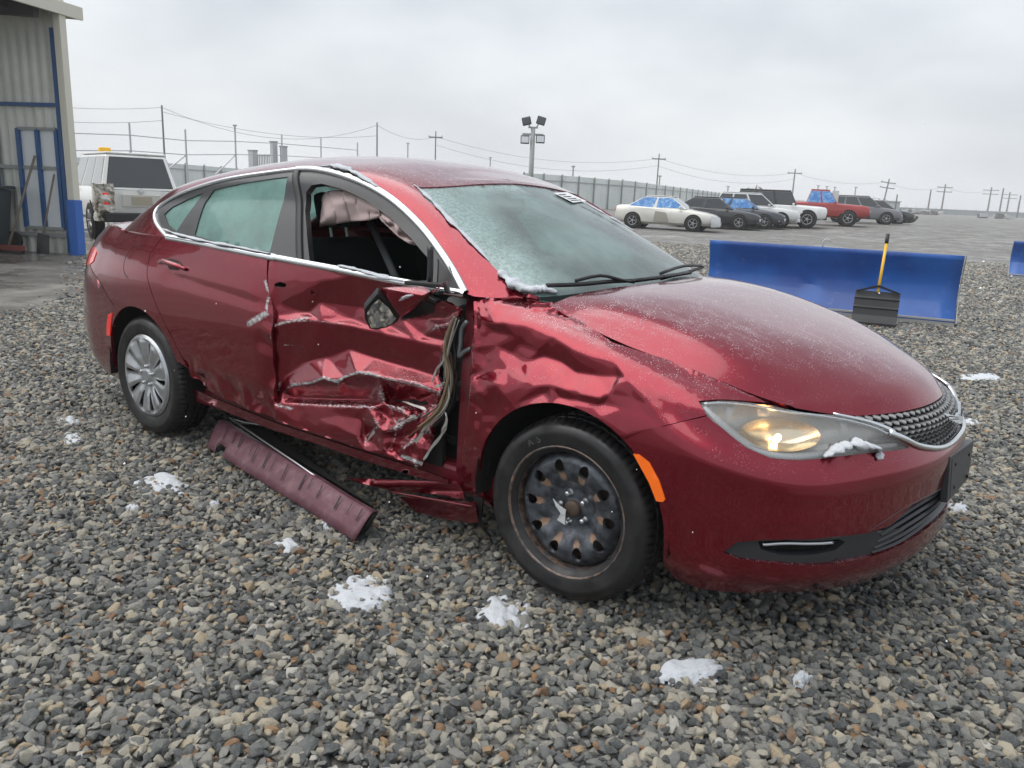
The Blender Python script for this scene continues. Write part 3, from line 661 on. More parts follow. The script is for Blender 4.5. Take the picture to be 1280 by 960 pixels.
scr = [([(336, 409), (352, 404), (385, 397)], 4.5, 1.0), ([(372, 402), (395, 401), (430, 405)], 5, .75), ([(430, 405), (480, 415), (545, 430)], 3, .5), ([(367, 481), (390, 478), (405, 472), (420, 477), (433, 470), (450, 465), (475, 470)], 3.8, 1.1), ([(475, 471), (500, 475), (540, 486)], 4, .85),
       ([(337, 415), (339, 450), (341, 470)], 3, .9), ([(355, 412), (355, 438)], 2.5, .6), ([(345, 430), (378, 433)], 2.5, .75), ([(345, 440), (372, 437)], 3, .5), ([(415, 397), (430, 396)], 2, .7), ([(405, 495), (427, 494)], 2, .8), ([(437, 494), (470, 493), (485, 490)], 2.2, .8),
       ([(350, 478), (348, 488)], 4, .9), ([(344, 506), (365, 511)], 4.5, 1.0), ([(375, 509), (380, 509)], 3, .7), ([(457, 560), (457, 545)], 3, .9), ([(457, 546), (472, 533)], 3, .9), ([(490, 500), (500, 480)], 3, .8), ([(505, 478), (515, 500)], 2.5, .8), ([(500, 530), (520, 522)], 6, 1.0), ([(520, 522), (545, 505)], 4, .9),
       ([(488, 512), (496, 530), (493, 552), (487, 562)], 2.2, 1.1), ([(505, 560), (524, 545), (530, 535)], 3.5, 1.0), ([(503, 570), (515, 575), (528, 580)], 6, 1.1), ([(556, 425), (552, 445), (548, 470)], 3, .8), ([(505, 395), (543, 408), (556, 420)], 2.5, .7), ([(485, 428), (500, 432)], 2, .7), ([(535, 395), (545, 393)], 2, .6),
       ([(345, 400), (370, 385), (400, 383)], 8, .42), ([(343, 385), (345, 400)], 6, .5), ([(345, 420), (380, 420)], 9, .42), ([(395, 385), (430, 378)], 5, .35), ([(405, 372), (432, 375)], 4, .45), ([(380, 540), (440, 548)], 4, .45), ([(360, 535), (455, 561)], 4, .5)]
def rump(u, v):
    k = max(0, min(1, (u-440)/70))*max(0, min(1, (v-490)/20)); n = noise.noise(Vector((u*.09, v*.09, 0)))*.5+noise.noise(Vector((u*.2, v*.2, 5)))*.22
    k2 = max(0, 1-abs(v-388)/30)*max(0, min(1, (u-525)/20)); return n*(.020*k+.014*k2+.0022)
fd = pix_panel('front_door', door_poly, D, M_REDD, car, 2.6, scr, rumple=rump, holes=holes_d, dark=[[(528, 371), (547, 379), (541, 392), (524, 396), (506, 400), (498, 402), (503, 394), (516, 383)]])  # black painted on the skin: shadow and opening behind the mirror
fd['label'] = 'crushed front door with torn creases and scraped paint'
# -- creased right front fender
E_ = [(592, 372, .01), (613, 370, 0), (640, 368, 0), (691, 378, 0), (745, 414, 0), (800, 438, 0), (880, 466, 0), (962, 505, 0), (872, 500, 0), (830, 533, 0), (786, 545, 0), (812, 505, 0), (760, 435, 0),
      (597, 382, .02), (594, 399, .045), (600, 402, .03), (620, 405, .012), (632, 404, .004), (655, 406, .0), (668, 410, .0), (610, 384, .005), (625, 380, .002),
      (640, 420, .030), (622, 415, .04), (650, 432, .048), (672, 440, .040), (640, 442, .062), (620, 432, .052), (604, 430, .05), (595, 420, .045),
      (690, 420, .002), (715, 436, .003), (740, 446, .004), (764, 450, .002), (768, 451, .0), (680, 446, .055), (700, 452, .052), (720, 466, .046), (745, 470, .036), (771, 471, .026), (775, 474, .004), (660, 452, .05),
      (605, 450, .06), (612, 462, .05), (632, 462, .045), (650, 458, .050), (596, 470, .05), (590, 470, .045), (607, 474, .032), (620, 480, .020), (630, 492, .016), (640, 508, .012), (635, 500, .014),
      (600, 490, .022), (585, 500, .03), (612, 505, .028), (604, 520, .030), (596, 540, .022), (580, 560, .03), (575, 608, .04), (590, 620, .03), (590, 590, .02), (620, 540, .012), (606, 560, .01),
      (660, 478, .018), (690, 482, .014), (720, 488, .012), (668, 484, .016), (680, 492, .026), (700, 497, .022), (722, 500, .016), (724, 493, .004), (745, 505, .014), (750, 498, .003), (705, 487, .006), (690, 502, .008), (720, 508, .006), (750, 522, .003), (770, 535, .002),
      (783, 474, .0), (752, 505, .022), (762, 492, .016), (795, 500, .010), (775, 510, .014), (810, 520, .004)]
arch3 = prj(Lo.ev(arcpx(0, a_seam, 199, 18)))
fend_poly = [(592, 377), (613, 372), (640, 370), (658, 371), (691, 378), (720, 397), (745, 414), (766, 428), (800, 439), (830, 448), (880, 467), (930, 489), (958, 503), (935, 501), (902, 499), (873, 501), (883, 519), (830, 532)]+[tuple(q) for q in arch3]+[(594, 624), (574, 610), (578, 570), (584, 520), (588, 480), (591, 440), (593, 405)]
fs = [([(592, 410), (590, 460), (583, 540)], 2.5, .8), ([(613, 378), (625, 380)], 3, .6), ([(642, 407), (650, 409)], 3, .7), ([(596, 412), (600, 410)], 3, .8), ([(588, 472), (605, 474)], 2.5, .5), ([(768, 450), (770, 458)], 2, .6), ([(606, 443), (612, 446)], 2.5, .7)]
def frump(u, v):
    k = max(0, min(1, (640-u)/40)); return noise.noise(Vector((u*.08, v*.08, 2)))*(.0006+.005*k)+noise.noise(Vector((u*.2, v*.2, 7)))*.0015*k
ff = pix_panel('front_fender', fend_poly, E_, M_REDD, car, 3.0, fs, rumple=frump)
ff['label'] = 'buckled front fender creased above the wheel'

# -- dark structure behind the skin
def pix_back(name, poly, d, mt, step=14):
    return pix_panel(name, poly, [(300, 200, d), (900, 200, d), (300, 800, d), (900, 800, d), (600, 500, d)], mt, car, step, flange=0)
pix_back('hinge_pillar', [(560, 372), (596, 360), (600, 400), (600, 480), (590, 612), (560, 600), (520, 590), (500, 545), (530, 480), (540, 420)], .17, M_BLK)
pix_back('pillar_inner_panel', [(585, 345), (598, 360), (598, 470), (590, 560), (577, 600), (570, 590), (576, 480), (582, 400)], .085, M_REDI, 8)
mb = MB(); mb.box((-1.37, 0, .27), (2.15, 1.60, .10)); mb.build('rocker_sill', M_REDI, car, bevel=.02)
mb = MB(); mb.box((-1.35, 0, .30), (4.3, 1.30, .16)); mb.box((-1.35, 0, .21), (3.9, .5, .10)); mb.box((.55, 0, .32), (.5, 1.2, .25)); mb.box((-3.3, 0, .33), (.6, 1.2, .2)); mb.build('underbody', M_DARK, car)
for cx in (0, -2.742):
    for sg in (-1, 1):
        mb = MB(); pr = arc(cx, .33, .40, -8, 188, 20)
        v = [(x, sg*.895, z) for x, z in pr]+[(x, sg*.56, z) for x, z in pr]+[(cx, sg*.56, .33)]; n = len(pr)
        mb.add(v, [(i, i+1, n+i+1, n+i) for i in range(n-1)]+[(n+i, n+i+1, 2*n) for i in range(n-1)]); mb.build('wheel_liner', M_DARK, car, True)
# ------------------------------------------------------------------ sedan: lamps, grille, wheels, cabin and torn pieces
def rib(pts, r, mt, name, parent, n=6, sm=3, flat=None):
    mb = MB(); p = [Vector(q) for q in smooth_poly(pts, sm, False)]; rr = [r]*len(p) if not isinstance(r, (list, tuple)) else [r[min(len(r)-1, int(i*len(r)/len(p)))] for i in range(len(p))]
    return mb.tube(p, rr, n).build(name, mt, parent, True)
def on(sf, u, v, off=0):
    st = [sf.px(u, v)]; P = sf.ev(st)[0]; n = sf.nrm(st)[0]; n = n*np.sign((n*(P-np.array([-1.3, 0, .5]))).sum()); return Vector(P+n*off)
def on2(sf, u, v, off=0):
    "like on(), also for points on the car's left half"
    o, d = pray(u, v)
    if sf.cast(o, d) is not None: return on(sf, u, v, off)
    r = sf.cast((o.x, -o.y, o.z), (d.x, -d.y, d.z))
    if r is None: return on(sf, u, v, off)
    P = sf.ev([r])[0]; n = sf.nrm([r])[0]; n = n*np.sign((n*(P-np.array([-1.3, 0, .5]))).sum()); P = P+n*off; return Vector((P[0], -P[1], P[2]))
def ypx(u, v, y): return px_plane(u, v, 1, y)
# headlights
M_BOWL = mat('lamp_bowl', (.66, .66, .64), .35, .35); M_REFL = mat('lamp_reflector', (.82, .72, .54), .2, 1)
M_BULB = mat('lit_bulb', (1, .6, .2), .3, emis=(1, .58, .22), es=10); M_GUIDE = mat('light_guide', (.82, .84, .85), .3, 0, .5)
def bowl(st, V):
    return -.012-.085*np.clip(segdist(st, hls)/.085, 0, 1)**.6
hb = panel('headlight', Lo, hls, M_BOWL, car, .018, off=bowl, flange=.0, left=True)
ln = panel('lens', Lo, hls, M_LENS, hb[0], .02, off=.001, flange=.01); 
ln2 = left_only('lens', Lo, hls, M_LENS); ln2.parent = hb[1]
for o_, sg in ((hb[0], 1), (hb[1], -1)):
    fl = lambda p: Vector((p.x, p.y*sg, p.z))
    c = fl(on(Lo, 985, 538, -.055)); ax = (fl(on(Lo, 985, 538, .1))-c).normalized(); q = ax.to_track_quat('Z', 'Y').to_matrix().to_4x4()
    for du, rx in ((.28, 1.05),):
        c = fl(on(Lo, 962+du*62, 535+du*10, -.052)); Mx = Matrix.Translation(c) @ q @ Matrix.Diagonal((1.35*rx, .62*rx, 1, 1))
        MB().lathe([(.012, -.018), (.045, -.012), (.072, .004), (.09, .024), (.092, .026)], 28, Mx).build('reflector', M_REFL, o_, True)
        MB().lathe([(.001, .018), (.008, .016), (.011, .008), (.010, -.012)], 14, Matrix.Translation(c) @ q).build('bulb', M_BULB, o_, True)
    gp = [(881, 507), (892, 519), (908, 536), (932, 553), (962, 565), (1000, 569), (1045, 565), (1090, 561), (1125, 557)]
    V3 = [fl(on(Lo, u, v, -.016)) for u, v in gp]; rib(V3, [.012, .014, .015, .013, .012, .011, .010, .008], M_GUIDE, 'light_guide', o_, 10, 4)
    rib([fl(on(Lo, u, v, -.004)) for u, v in [(880, 504), (905, 503), (940, 506), (985, 514), (1041, 521), (1086, 531), (1113, 543)]], .005, M_CHR, 'chrome_brow', o_, 8, 4)
# upper grille
hood_edge = PX(Lo, [(966, 507)])
gpoly = [hls[4], hls[5], hls[6], hls[7]]+gr_low+[(S0, T0), (Lo.ks[14], T0), (Lo.ks[13]+.06, T0)]
gb = panel('grille', Lo, gpoly, M_DARK, car, .03, center=True, off=-.035, flange=0)
rows = 9; tg0 = gr_low[-1][1]+.008; mbs = MB()
def wavy(t, ph, s0, s1, amp=.0055, n=None):
    L = s1-s0; n = max(8, int(L/.0055)); ss = s0+(s1-s0)*np.arange(n+1)/n
    st = np.stack([ss, t+amp*np.clip(np.sin(2*math.pi*ss/.036+ph)*1.6, -1, 1)], 1); P = Lo.ev(st); nn = Lo.nrm(st); nn *= np.sign((nn*(P-[-1.3, 0, .5])).sum(1))[:, None]; return P-nn*.010
gp_ = np.array(gpoly)
for k in range(rows):
    t = tg0+(T0-.030-tg0)*k/(rows-1)
    ins = inpoly(np.stack([np.linspace(Lo.ks[13], S0-.001, 300), np.full(300, t)], 1), gp_); w_ = np.where(ins)[0]
    if len(w_) < 20: continue
    s0 = np.linspace(Lo.ks[13], S0, 300)[w_[0]]+.01
    P = wavy(t, math.pi*(k % 2), s0, S0); full = [tuple(p) for p in P]+[(p[0], -p[1], p[2]) for p in P[::-1][1:]]
    mb = MB(); m = len(full)
    for p in full: mb.v += [(p[0]+.004, p[1], p[2]+.0016), (p[0]+.004, p[1], p[2]-.0016), (p[0]-.02, p[1]*.99, p[2]-.0022), (p[0]-.02, p[1]*.99, p[2]+.0022)]
    for i in range(m-1):
        for q in range(4): mb.f.append((i*4+q, i*4+(q+1) % 4, (i+1)*4+(q+1) % 4, (i+1)*4+q))
    mb.build('grille_bar', mat('grille_bar_%d' % k, (.17, .175, .18), .35, .4) if k == 0 else bpy.data.materials['grille_bar_0'], gb)
chp = [hls[5], hls[6], (hls[7][0], hls[7][1]+.004)]+gr_low[:-1]
P = Lo.ev(smooth_poly([(a, b_+.008) for a, b_ in chp]+[(S0, gr_low[-1][1]+.009)], 4, False)); nn = Lo.nrm(smooth_poly([(a, b_+.008) for a, b_ in chp]+[(S0, gr_low[-1][1]+.009)], 4, False))
full = list(P)+[p*[1, -1, 1] for p in P[::-1][1:]]; nf = len(full)
mb = MB(); mb.tube([Vector(p)+Vector((.006, 0, 0)) for p in full], [.004+.0058*min(1, (min(i, nf-1-i)/10)) for i in range(nf)], 10).build('chrome_surround', M_CHR, gb, True)
# winged badge
mb = MB(); wing = [(0, .017), (.030, .013), (.06, .019), (.10, .030), (.135, .036), (.118, .022), (.105, .019), (.10, .010), (.085, .008), (.078, -.001), (.06, -.003), (.045, -.012), (.022, -.018), (0, -.019)]
zc = Lo.ev([(S0, (tg0+T0)/2+.006)])[0]; 
def badge_pt(y, z, o_): x = zc[0]+.014+o_-.55*y*y-z*.5; return (x, y, zc[2]+z)
ol = [(y, z) for y, z in wing]+[(-y, z) for y, z in wing[::-1][1:-1]]
n = len(ol); mb.v = [badge_pt(y, z, 0) for y, z in ol]+[badge_pt(y*.96, z*.8, .008) for y, z in ol]
mb.f = [tuple(range(n, 2*n))]+[(i, (i+1) % n, n+(i+1) % n, n+i) for i in range(n)]; bd = mb.build('badge', M_SATIN, gb)
for y0, y1, z0, z1 in ((.035, .115, .010, .026), (.03, .09, .003, .013)):
    for sg in (-1, 1): MB().bar(badge_pt(sg*y0, z0, .009), badge_pt(sg*y1, z1, .009), .003, .002).build('badge_feather', M_BLK, bd)
# lower grille and lamp bezel
M_BEZ = mat('bezel_plastic', (.035, .037, .042), .35)
lgb = panel('lower_grille', Lo, lg, M_DARK, car, .03, center=True, off=-.05, flange=0)
bez = lowg_top[:6]+[(lowg_bot[1][0], lowg_top[5][1]-.03), lowg_bot[2]]+lowg_bot[3:]
slot = PX(Lo, [(948, 679), (985, 677), (1052, 676), (1060, 680), (1048, 690), (1020, 696), (975, 696), (952, 689)])
panel('lamp_bezel', Lo, bez, M_BEZ, car, .02, holes=[slot], off=-.012, flange=.03, left=True)
strip_on(Lo, PX(Lo, [(955, 683), (990, 681), (1045, 680)]), .008, M_SATIN, 'bezel_blade', car, -.02, 3, th=.01, left=True)
for k, fr in enumerate((.0, .2, .42, .64, .84, 1.0)):
    ua, va = (1112+(1092-1112)*fr, 655+(693-655)*fr); ub, vb = (1176+(1163-1176)*fr, 611+(655-611)*fr)
    if fr in (0.0,): ua, va = 1086, 664
    pts = [Lo.px(ua+(ub-ua)*q, va+(vb-va)*q-8*math.sin(q*math.pi)*(.3-fr)) for q in (0, .25, .5, .75, 1)]
    pts = pts+[(S0, pts[-1][1]+.002)]
    sp = smooth_poly(pts, 5, False); P = Lo.ev(sp); nn = Lo.nrm(sp); nn *= np.sign((nn*(P-[-1.3, 0, .5])).sum(1))[:, None]
    P = P-nn*(.006 if k == 0 else .014); full = list(P)+[p*[1, -1, 1] for p in P[::-1][1:]]; mb = MB(); rz = .011 if k == 0 else .007
    for p in full: mb.v += [(p[0], p[1], p[2]+rz*.8), (p[0]+.008, p[1], p[2]), (p[0], p[1], p[2]-rz*.8), (p[0]-.03, p[1], p[2])]
    for i in range(len(full)-1):
        for q in range(4): mb.f.append((i*4+q, i*4+(q+1) % 4, (i+1)*4+(q+1) % 4, (i+1)*4+q))
    mb.build('grille_blade', M_BEZ, lgb)
# empty plate bracket
zt, zb = .615, .455; mb = MB(); pb = [ypx(1188, 571, -.155), ypx(1218, 550, .15), ypx(1210, 599, .15), ypx(1184, 629, -.155)]
n_ = (pb[1]-pb[0]).cross(pb[3]-pb[0]).normalized(); n_ = n_ if n_.x < 0 else -n_
plb = MB().prism(pb, None, n_*.024).build('plate_bracket', M_BEZ, car, bevel=.003)
ctr = sum(pb, Vector())/4; inn = [ctr+(p-ctr)*.84-n_*.0015 for p in pb]; MB().prism(inn, None, n_*.004).build('plate_recess', mat('plate_recess_plastic', (.05, .053, .058), .45), plb)
for a_, b_ in ((.22, .25), (.78, .25), (.22, .75), (.78, .75)):
    p = pb[0]+(pb[1]-pb[0])*a_+(pb[3]-pb[0])*b_; MB().lathe([(.001, .004), (.006, .003), (.006, -.003)], 10, Matrix.Translation(p) @ (-n_).to_track_quat('Z', 'Y').to_matrix().to_4x4()).build('screw_hole', M_DARK, plb)

# ---- wheels
M_TYRE = mat('tyre_rubber', (.018, .018, .019), .62); _n = NT(M_TYRE); _p = _n.pos()
_n.l(_n.mix(_n.gr(_n.noise(9, 5, .65, _p), .45, .8), (.010, .010, .011), (.032, .031, .030)), _n.b.inputs['Base Color']); _n.l(_n.ramp(_n.noise(14, 3, .5, _p), [(.35, (.28,)*3), (.7, (.75,)*3)]), _n.b.inputs['Roughness'])
M_STEEL = mat('worn_steel_wheel', (.06, .075, .10), .42, .55); _n = NT(M_STEEL); _p = _n.pos(); _at = _n.n('Attribute', attribute_name='rust')
_f = _n.gr(_n.math('ADD', _at.outputs['Fac'], _n.math('MULTIPLY', _n.math('SUBTRACT', _n.noise(45, 5, .65, _p), .5), .9)), .35, .75)
_n.l(_n.mix(_f, _n.mix(_n.gr(_n.noise(20, 4, .6, _p), .35, .7), (.034, .038, .045), (.115, .128, .148)), _n.mix(_n.noise(60, 3, .5, _p), (.16, .085, .05), (.34, .23, .16))), _n.b.inputs['Base Color']); _n.l(_n.math('SUBTRACT', .5, _n.math('MULTIPLY', _f, .5)), _n.b.inputs['Metallic'])
_n.l(_n.bump(_n.noise(50, 4, .6, _p), .15, .003), _n.b.inputs['Normal'])
def tyre_mesh():
    prof = [(.212, -.020), (.222, -.006), (.236, .002), (.240, .0045), (.250, .006), (.262, .010), (.278, .011), (.284, .0125), (.292, .010), (.303, .006), (.312, -.001), (.318, -.009), (.3235, -.018), (.327, -.028)]
    tread = [(.329, -.036), (.329, -.046), (.321, -.048), (.321, -.055), (.330, -.057), (.331, -.072), (.331, -.086), (.322, -.088), (.322, -.097), (.3315, -.099), (.3315, -.110), (.3315, -.122), (.322, -.124), (.322, -.133), (.331, -.135), (.330, -.150), (.321, -.156), (.321, -.163), (.329, -.165), (.327, -.178), (.318, -.195), (.29, -.205), (.24, -.20), (.212, -.18)]
    P = prof+tread; n = 288; V = []; F = []
    for i in range(n):
        a = 2*math.pi*i/n
        for j, (r, h) in enumerate(P):
            if j >= 11 and h > -.047 and i % 4 == 0: r -= .006 if h < -.015 else .003
            if h < -.052 and h > -.19 and r > .325 and (i+int(-h*60)) % 6 == 0: r -= .005
            V.append((r*math.cos(a), r*math.sin(a), h))
    m = len(P)
    for i in range(n):
        for j in range(m-1): F.append((i*m+j, ((i+1) % n)*m+j, ((i+1) % n)*m+j+1, i*m+j+1))
    me = bpy.data.meshes.new('tyre'); me.from_pydata(V, [], F); me.polygons.foreach_set('use_smooth', [True]*len(F)); me.set_sharp_from_angle(angle=math.radians(40)); me.materials.append(M_TYRE); return me
TY = tyre_mesh()
def disc(name, outer, holes, hfun, mt, parent, step=.008, attrs=None, rim=.006):
    uv, tri = cdt2d([outer], step, holes, jit=.05); V = np.array([(x, y, hfun(x, y)) for x, y in uv])
    at = {k: np.array([g(x, y) for x, y in uv]) for k, g in attrs.items()} if attrs else None
    return finish(name, V, tri, mt, parent, False, rim, attrs=at, out=(0, 0, 1))
def circ(r, n=64, cx=0, cy=0, sq=1): return [(cx+r*math.cos(2*math.pi*k/n), cy+r*sq*math.sin(2*math.pi*k/n)) for k in range(n)]
def lugs(parent, r, h, mt, n=5, ph=.3):
    for k in range(n):
        a = ph+2*math.pi*k/n; MB().lathe([(.001, .022), (.006, .022), (.0085, .019), (.0095, .017), (.010, 0), (.014, -.002), (.014, -.004)], 6 if False else 12, Matrix.Translation((r*math.cos(a), r*math.sin(a), h))).build('lug_nut', mt, parent, True)
def steel_h(x, y):
    r = math.hypot(x, y); a = math.atan2(y, x); h = np.interp(r, [0, .03, .034, .075, .09, .105, .128, .150, .178, .196, .205, .214], [-.058, -.058, -.062, -.060, -.052, -.040, -.028, -.022, -.024, -.036, -.052, -.060])
    k = max(0, 1-abs(r-.125)/.03); return h-.007*k*(.5+.5*math.cos(a*10))
def front_wheel(side):
    w_ = link('wheel', TY.copy(), None, car); w_.name = 'wheel'
    w_.matrix_world = Matrix.Translation((0, side*.893, .318)) @ (Matrix.Rotation(math.pi/2 if side < 0 else -math.pi/2, 4, 'X')) @ Matrix.Rotation(.25, 4, 'Z')
    return w_
def build_wheels():
    wf = bpy.data.objects.new('wheel', TY); COL.objects.link(wf); wf.parent = car
    rimp = [(.2385, -.002), (.2395, .004), (.2365, .0065), (.2325, .004), (.2300, -.004), (.2240, -.014), (.2175, -.022), (.2140, -.040), (.2125, -.060), (.19, -.11), (.18, -.16), (.05, -.17)]
    MB().lathe(rimp, 96).build('rim', M_STEEL, wf, True).data.attributes.new('rust', 'FLOAT', 'POINT').data.foreach_set('value', np.full(96*len(rimp), .52, np.float32))
    hs = []
    for k in range(10):
        a = 2*math.pi*k/10+.26; c, s = math.cos(a), math.sin(a); hs.append([(.160*c+ (.025*math.cos(q)*c-.0195*math.sin(q)*s), .160*s+(.025*math.cos(q)*s+.0195*math.sin(q)*c)) for q in np.linspace(0, 2*math.pi, 17)[:-1]])
    def rust(x, y):
        r = math.hypot(x, y); a = math.atan2(y, x)-.26; return max(0, math.cos(a*10))**.8*max(0, 1-abs(r-.128)/.04)*1.15+.15*(r > .19)
    d = disc('wheel_disc', circ(.2135, 96), hs, lambda x, y: steel_h(x*math.cos(-.26)-y*math.sin(-.26), x*math.sin(-.26)+y*math.cos(-.26)), M_STEEL, wf, .0075, {'rust': rust}, rim=.01)
    lugs(wf, .057, -.058, M_SATIN); MB().lathe([(.001, -.040), (.014, -.040), (.024, -.043), (.030, -.047), (.031, -.06)], 24).build('hub', mat('rusty_hub', (.10, .07, .055), .6, .4), wf, True)
    MB().prism([(-.055, .048, -.030), (-.030, .022, -.024), (-.008, .004, -.026), (-.016, -.012, -.026), (-.030, -.050, -.03), (-.062, -.030, -.034), (-.034, -.006, -.026), (-.048, .020, -.028)], None, (0, 0, .003)).build('torn_cover_piece', mat('cover_scrap', (.55, .56, .57), .45), wf)
    MB().lathe([(.17, -.075), (.05, -.075), (.05, -.10)], 48).build('brake_disc', mat('brake_steel', (.16, .13, .11), .5, .7), wf)
    MB().lathe([(.001, .012), (.005, .010), (.006, -.01)], 8, Matrix.Translation((.13, -.172, -.02))).build('tyre_valve', M_RUB, wf)
    wr = bpy.data.objects.new('wheel', TY); COL.objects.link(wr); wr.parent = car
    sl = []
    for k in range(10):
        a = 2*math.pi*k/10; 
        def pp(r, d): return (r*math.cos(a+d), r*math.sin(a+d))
        sl.append([pp(.088, -.05), pp(.10, -.085), pp(.14, -.105), pp(.19, -.115), pp(.198, -.06), pp(.198, .0), pp(.19, .035), pp(.14, .0), pp(.10, -.01)])
    def cap_h(x, y):
        r = math.hypot(x, y); a = (math.atan2(y, x)/(2*math.pi/10)) % 1.0; tri = abs(((a+.38) % 1)-.5)*2
        return np.interp(r, [0, .03, .045, .08, .15, .20, .212, .226], [.004, .006, -.004, -.004, .002, .006, .012, .0])+.014*tri*max(0, min(1, (r-.06)/.05))*max(0, min(1, (.21-r)/.02))
    d = disc('wheel_cover', circ(.2265, 96), sl, cap_h, M_SIL, wr, .0075, rim=.012); d.data.set_sharp_from_angle(angle=math.radians(28))
    lugs(wr, .052, -.010, M_SIL); MB().lathe([(.235, -.012), (.23, -.03), (.2, -.05), (.05, -.05)], 48).build('rim', M_DARK, wr, True)
    R_ = Matrix.Rotation(math.pi/2, 4, 'X'); L_ = Matrix.Rotation(-math.pi/2, 4, 'X')
    w3 = dup(wf); w4 = dup(wr)
    wf.matrix_local = Matrix.Translation((0, -.890, .316)) @ Matrix.Rotation(.02, 4, 'Z') @ R_ @ Matrix.Rotation(.35, 4, 'Z'); w3.matrix_local = Matrix.Translation((0, .890, .316)) @ L_
    wr.matrix_local = Matrix.Translation((-2.742, -.893, .33)) @ R_; w4.matrix_local = Matrix.Translation((-2.742, .893, .33)) @ L_
    # raised sidewall letters
    M_LET = mat('scuffed_letters', (.07, .07, .072), .6)
    fc = bpy.data.curves.new('letters', 'FONT'); fc.size = .036; fc.extrude = .0008
    for ch, a in (('A', 124), ('S', 115)):
        fc.body = ch; to = bpy.data.objects.new('t', fc); COL.objects.link(to); me = bpy.data.meshes.new_from_object(to.evaluated_get(bpy.context.evaluated_depsgraph_get())); COL.objects.unlink(to)
        me.materials.append(M_LET); lo = bpy.data.objects.new('sidewall_letter', me); COL.objects.link(lo); lo.parent = wf; aa = math.radians(a)-.35
        lo.matrix_local = Matrix.Rotation(aa-math.pi/2, 4, 'Z') @ Matrix.Translation((-.012, .258, .0105))
    bpy.data.curves.remove(fc)
build_wheels()

# ---- hanging door mirror
mc = ypx(476, 389, -1.055); mn = (Vector(CAMP)-mc).normalized(); mn = (mn+Vector((.05, 0, -1.0))).normalized()
def on_pl(u, v, c, n): o, d = pray(u, v); return o+d*((c-o).dot(n)/d.dot(n))
glp = [(473, 371), (485, 381), (495, 395), (490, 401), (482, 405), (471, 407), (464, 407), (460, 398), (459, 388), (464, 379)]
rimp = [(472, 366), (487, 377), (501, 395), (497, 402), (484, 409), (470, 412), (462, 411), (456, 399), (455, 386), (462, 376)]
capp = [(489, 373), (509, 362.5), (520, 363), (529, 369), (524, 376), (515, 384), (501, 396)]
def hull(pts, name, mt, parent, bev=.006):
    bm = bmesh.new(); [bm.verts.new(p) for p in pts]; r = bmesh.ops.convex_hull(bm, input=bm.verts); bmesh.ops.delete(bm, geom=[e for e in r['geom_interior'] if isinstance(e, bmesh.types.BMVert)], context='VERTS')
    bmesh.ops.dissolve_limit(bm, angle_limit=.25, verts=bm.verts, edges=bm.edges)
    if bev: bmesh.ops.bevel(bm, geom=bm.edges[:], offset=bev, segments=2, affect='EDGES', profile=.6)
    me = bpy.data.meshes.new(name); bm.to_mesh(me); bm.free(); o = link(name, me, mt, parent); me.set_sharp_from_angle(angle=math.radians(50)); return o
R1 = [on_pl(u, v, mc, mn) for u, v in rimp]; R0 = [on_pl(u, v, mc, mn)+mn*.012 for u, v in glp]
cp = mc-mn*.02; C1 = [ypx(u, v, -1.03) for u, v in capp]; C2 = [p+Vector((0, .045, .012)) for p in C1]
mr = hull([p+mn*.003 for p in R1]+[p-mn*.030 for p in R1], 'door_mirror', M_BLK, car)
MB().prism(R0, None, -mn*.004).build('mirror_glass', mat('mirror_glass', (.8, .8, .8), .03, 1), mr)
hull(C1+C2+[p-mn*.028 for p in R1[:4]], 'mirror_cap', M_RED, mr, .008)
hull([ypx(u, v, -.985) for u, v in [(472, 366), (480, 362), (500, 359), (509, 362), (488, 376)]]+[ypx(u, v, -.955) for u, v in [(478, 366), (500, 362), (509, 364), (490, 376)]], 'mirror_skull', mat('mirror_arm_plastic', (.10, .11, .12), .45), mr, .004)
for a_, b_ in (((508, 353), (557, 357)), ((512, 360), (552, 366)), ((556, 352), (560, 366)), ((530, 368), (548, 377))): MB().bar(ypx(*a_, -.885), ypx(*b_, -.88), .028, .016).build('mirror_bracket', M_BEZ if False else M_BLK, mr, bevel=.004)
rib([ypx(u, v, -.86) for u, v in [(538, 308), (538, 330), (537, 352)]], .012, M_TRIM, 'window_divider', car)
# ---- wipers and cowl
cw = [(-.43, -.80, .985), (-.2, -.735, .985), (-.15, 0, 1.03), (-.2, .735, .985), (-.43, .80, .985), (-.30, .64, .99), (-.19, .33, .995), (-.16, 0, 1.0), (-.19, -.33, .995), (-.30, -.64, .99)]
mb = MB(); L_ = 14
for i in range(L_+1):
    y = -.79+1.58*i/L_; a_ = abs(y); xf = np.interp(a_, [0, .21, .42, .61, .74, .8], [-.14, -.155, -.19, -.205, -.21, -.30]); xb = np.interp(a_, [0, .33, .64, .81], [-.22, -.26, -.36, -.5]); zf = np.interp(a_, [0, .4, .74, .8], [1.035, 1.022, .985, .97])
    mb.v += [(xf+.05, y, zf-.045), (xf-.03, y, zf-.02), (xb, y, 1.02-.02*a_)]
mb.f = [(3*i+j, 3*i+j+1, 3*i+j+4, 3*i+j+3) for i in range(L_) for j in range(2)]; mb.build('cowl', M_BLK, car, True)
for pts in ([(682, 362), (720, 361), (760, 360), (789, 359)], [(793, 357), (825, 351), (860, 345), (892, 342)]):
    wp = rib([on2(Gh, u, v, .020) for u, v in pts], .009, M_BLK, 'wiper', car)
    a_, b_ = pts[1], pts[-1]
    rib([on2(Gh, a_[0]-4, a_[1]-2, .03), on2(Gh, (a_[0]+b_[0])/2-10, (a_[1]+b_[1])/2-5, .040), on2(Gh, b_[0]-18, b_[1]-1, .032), on2(Gh, b_[0]+2, b_[1]+4, .012)], .007, M_BLK, 'wiper_arm', wp)
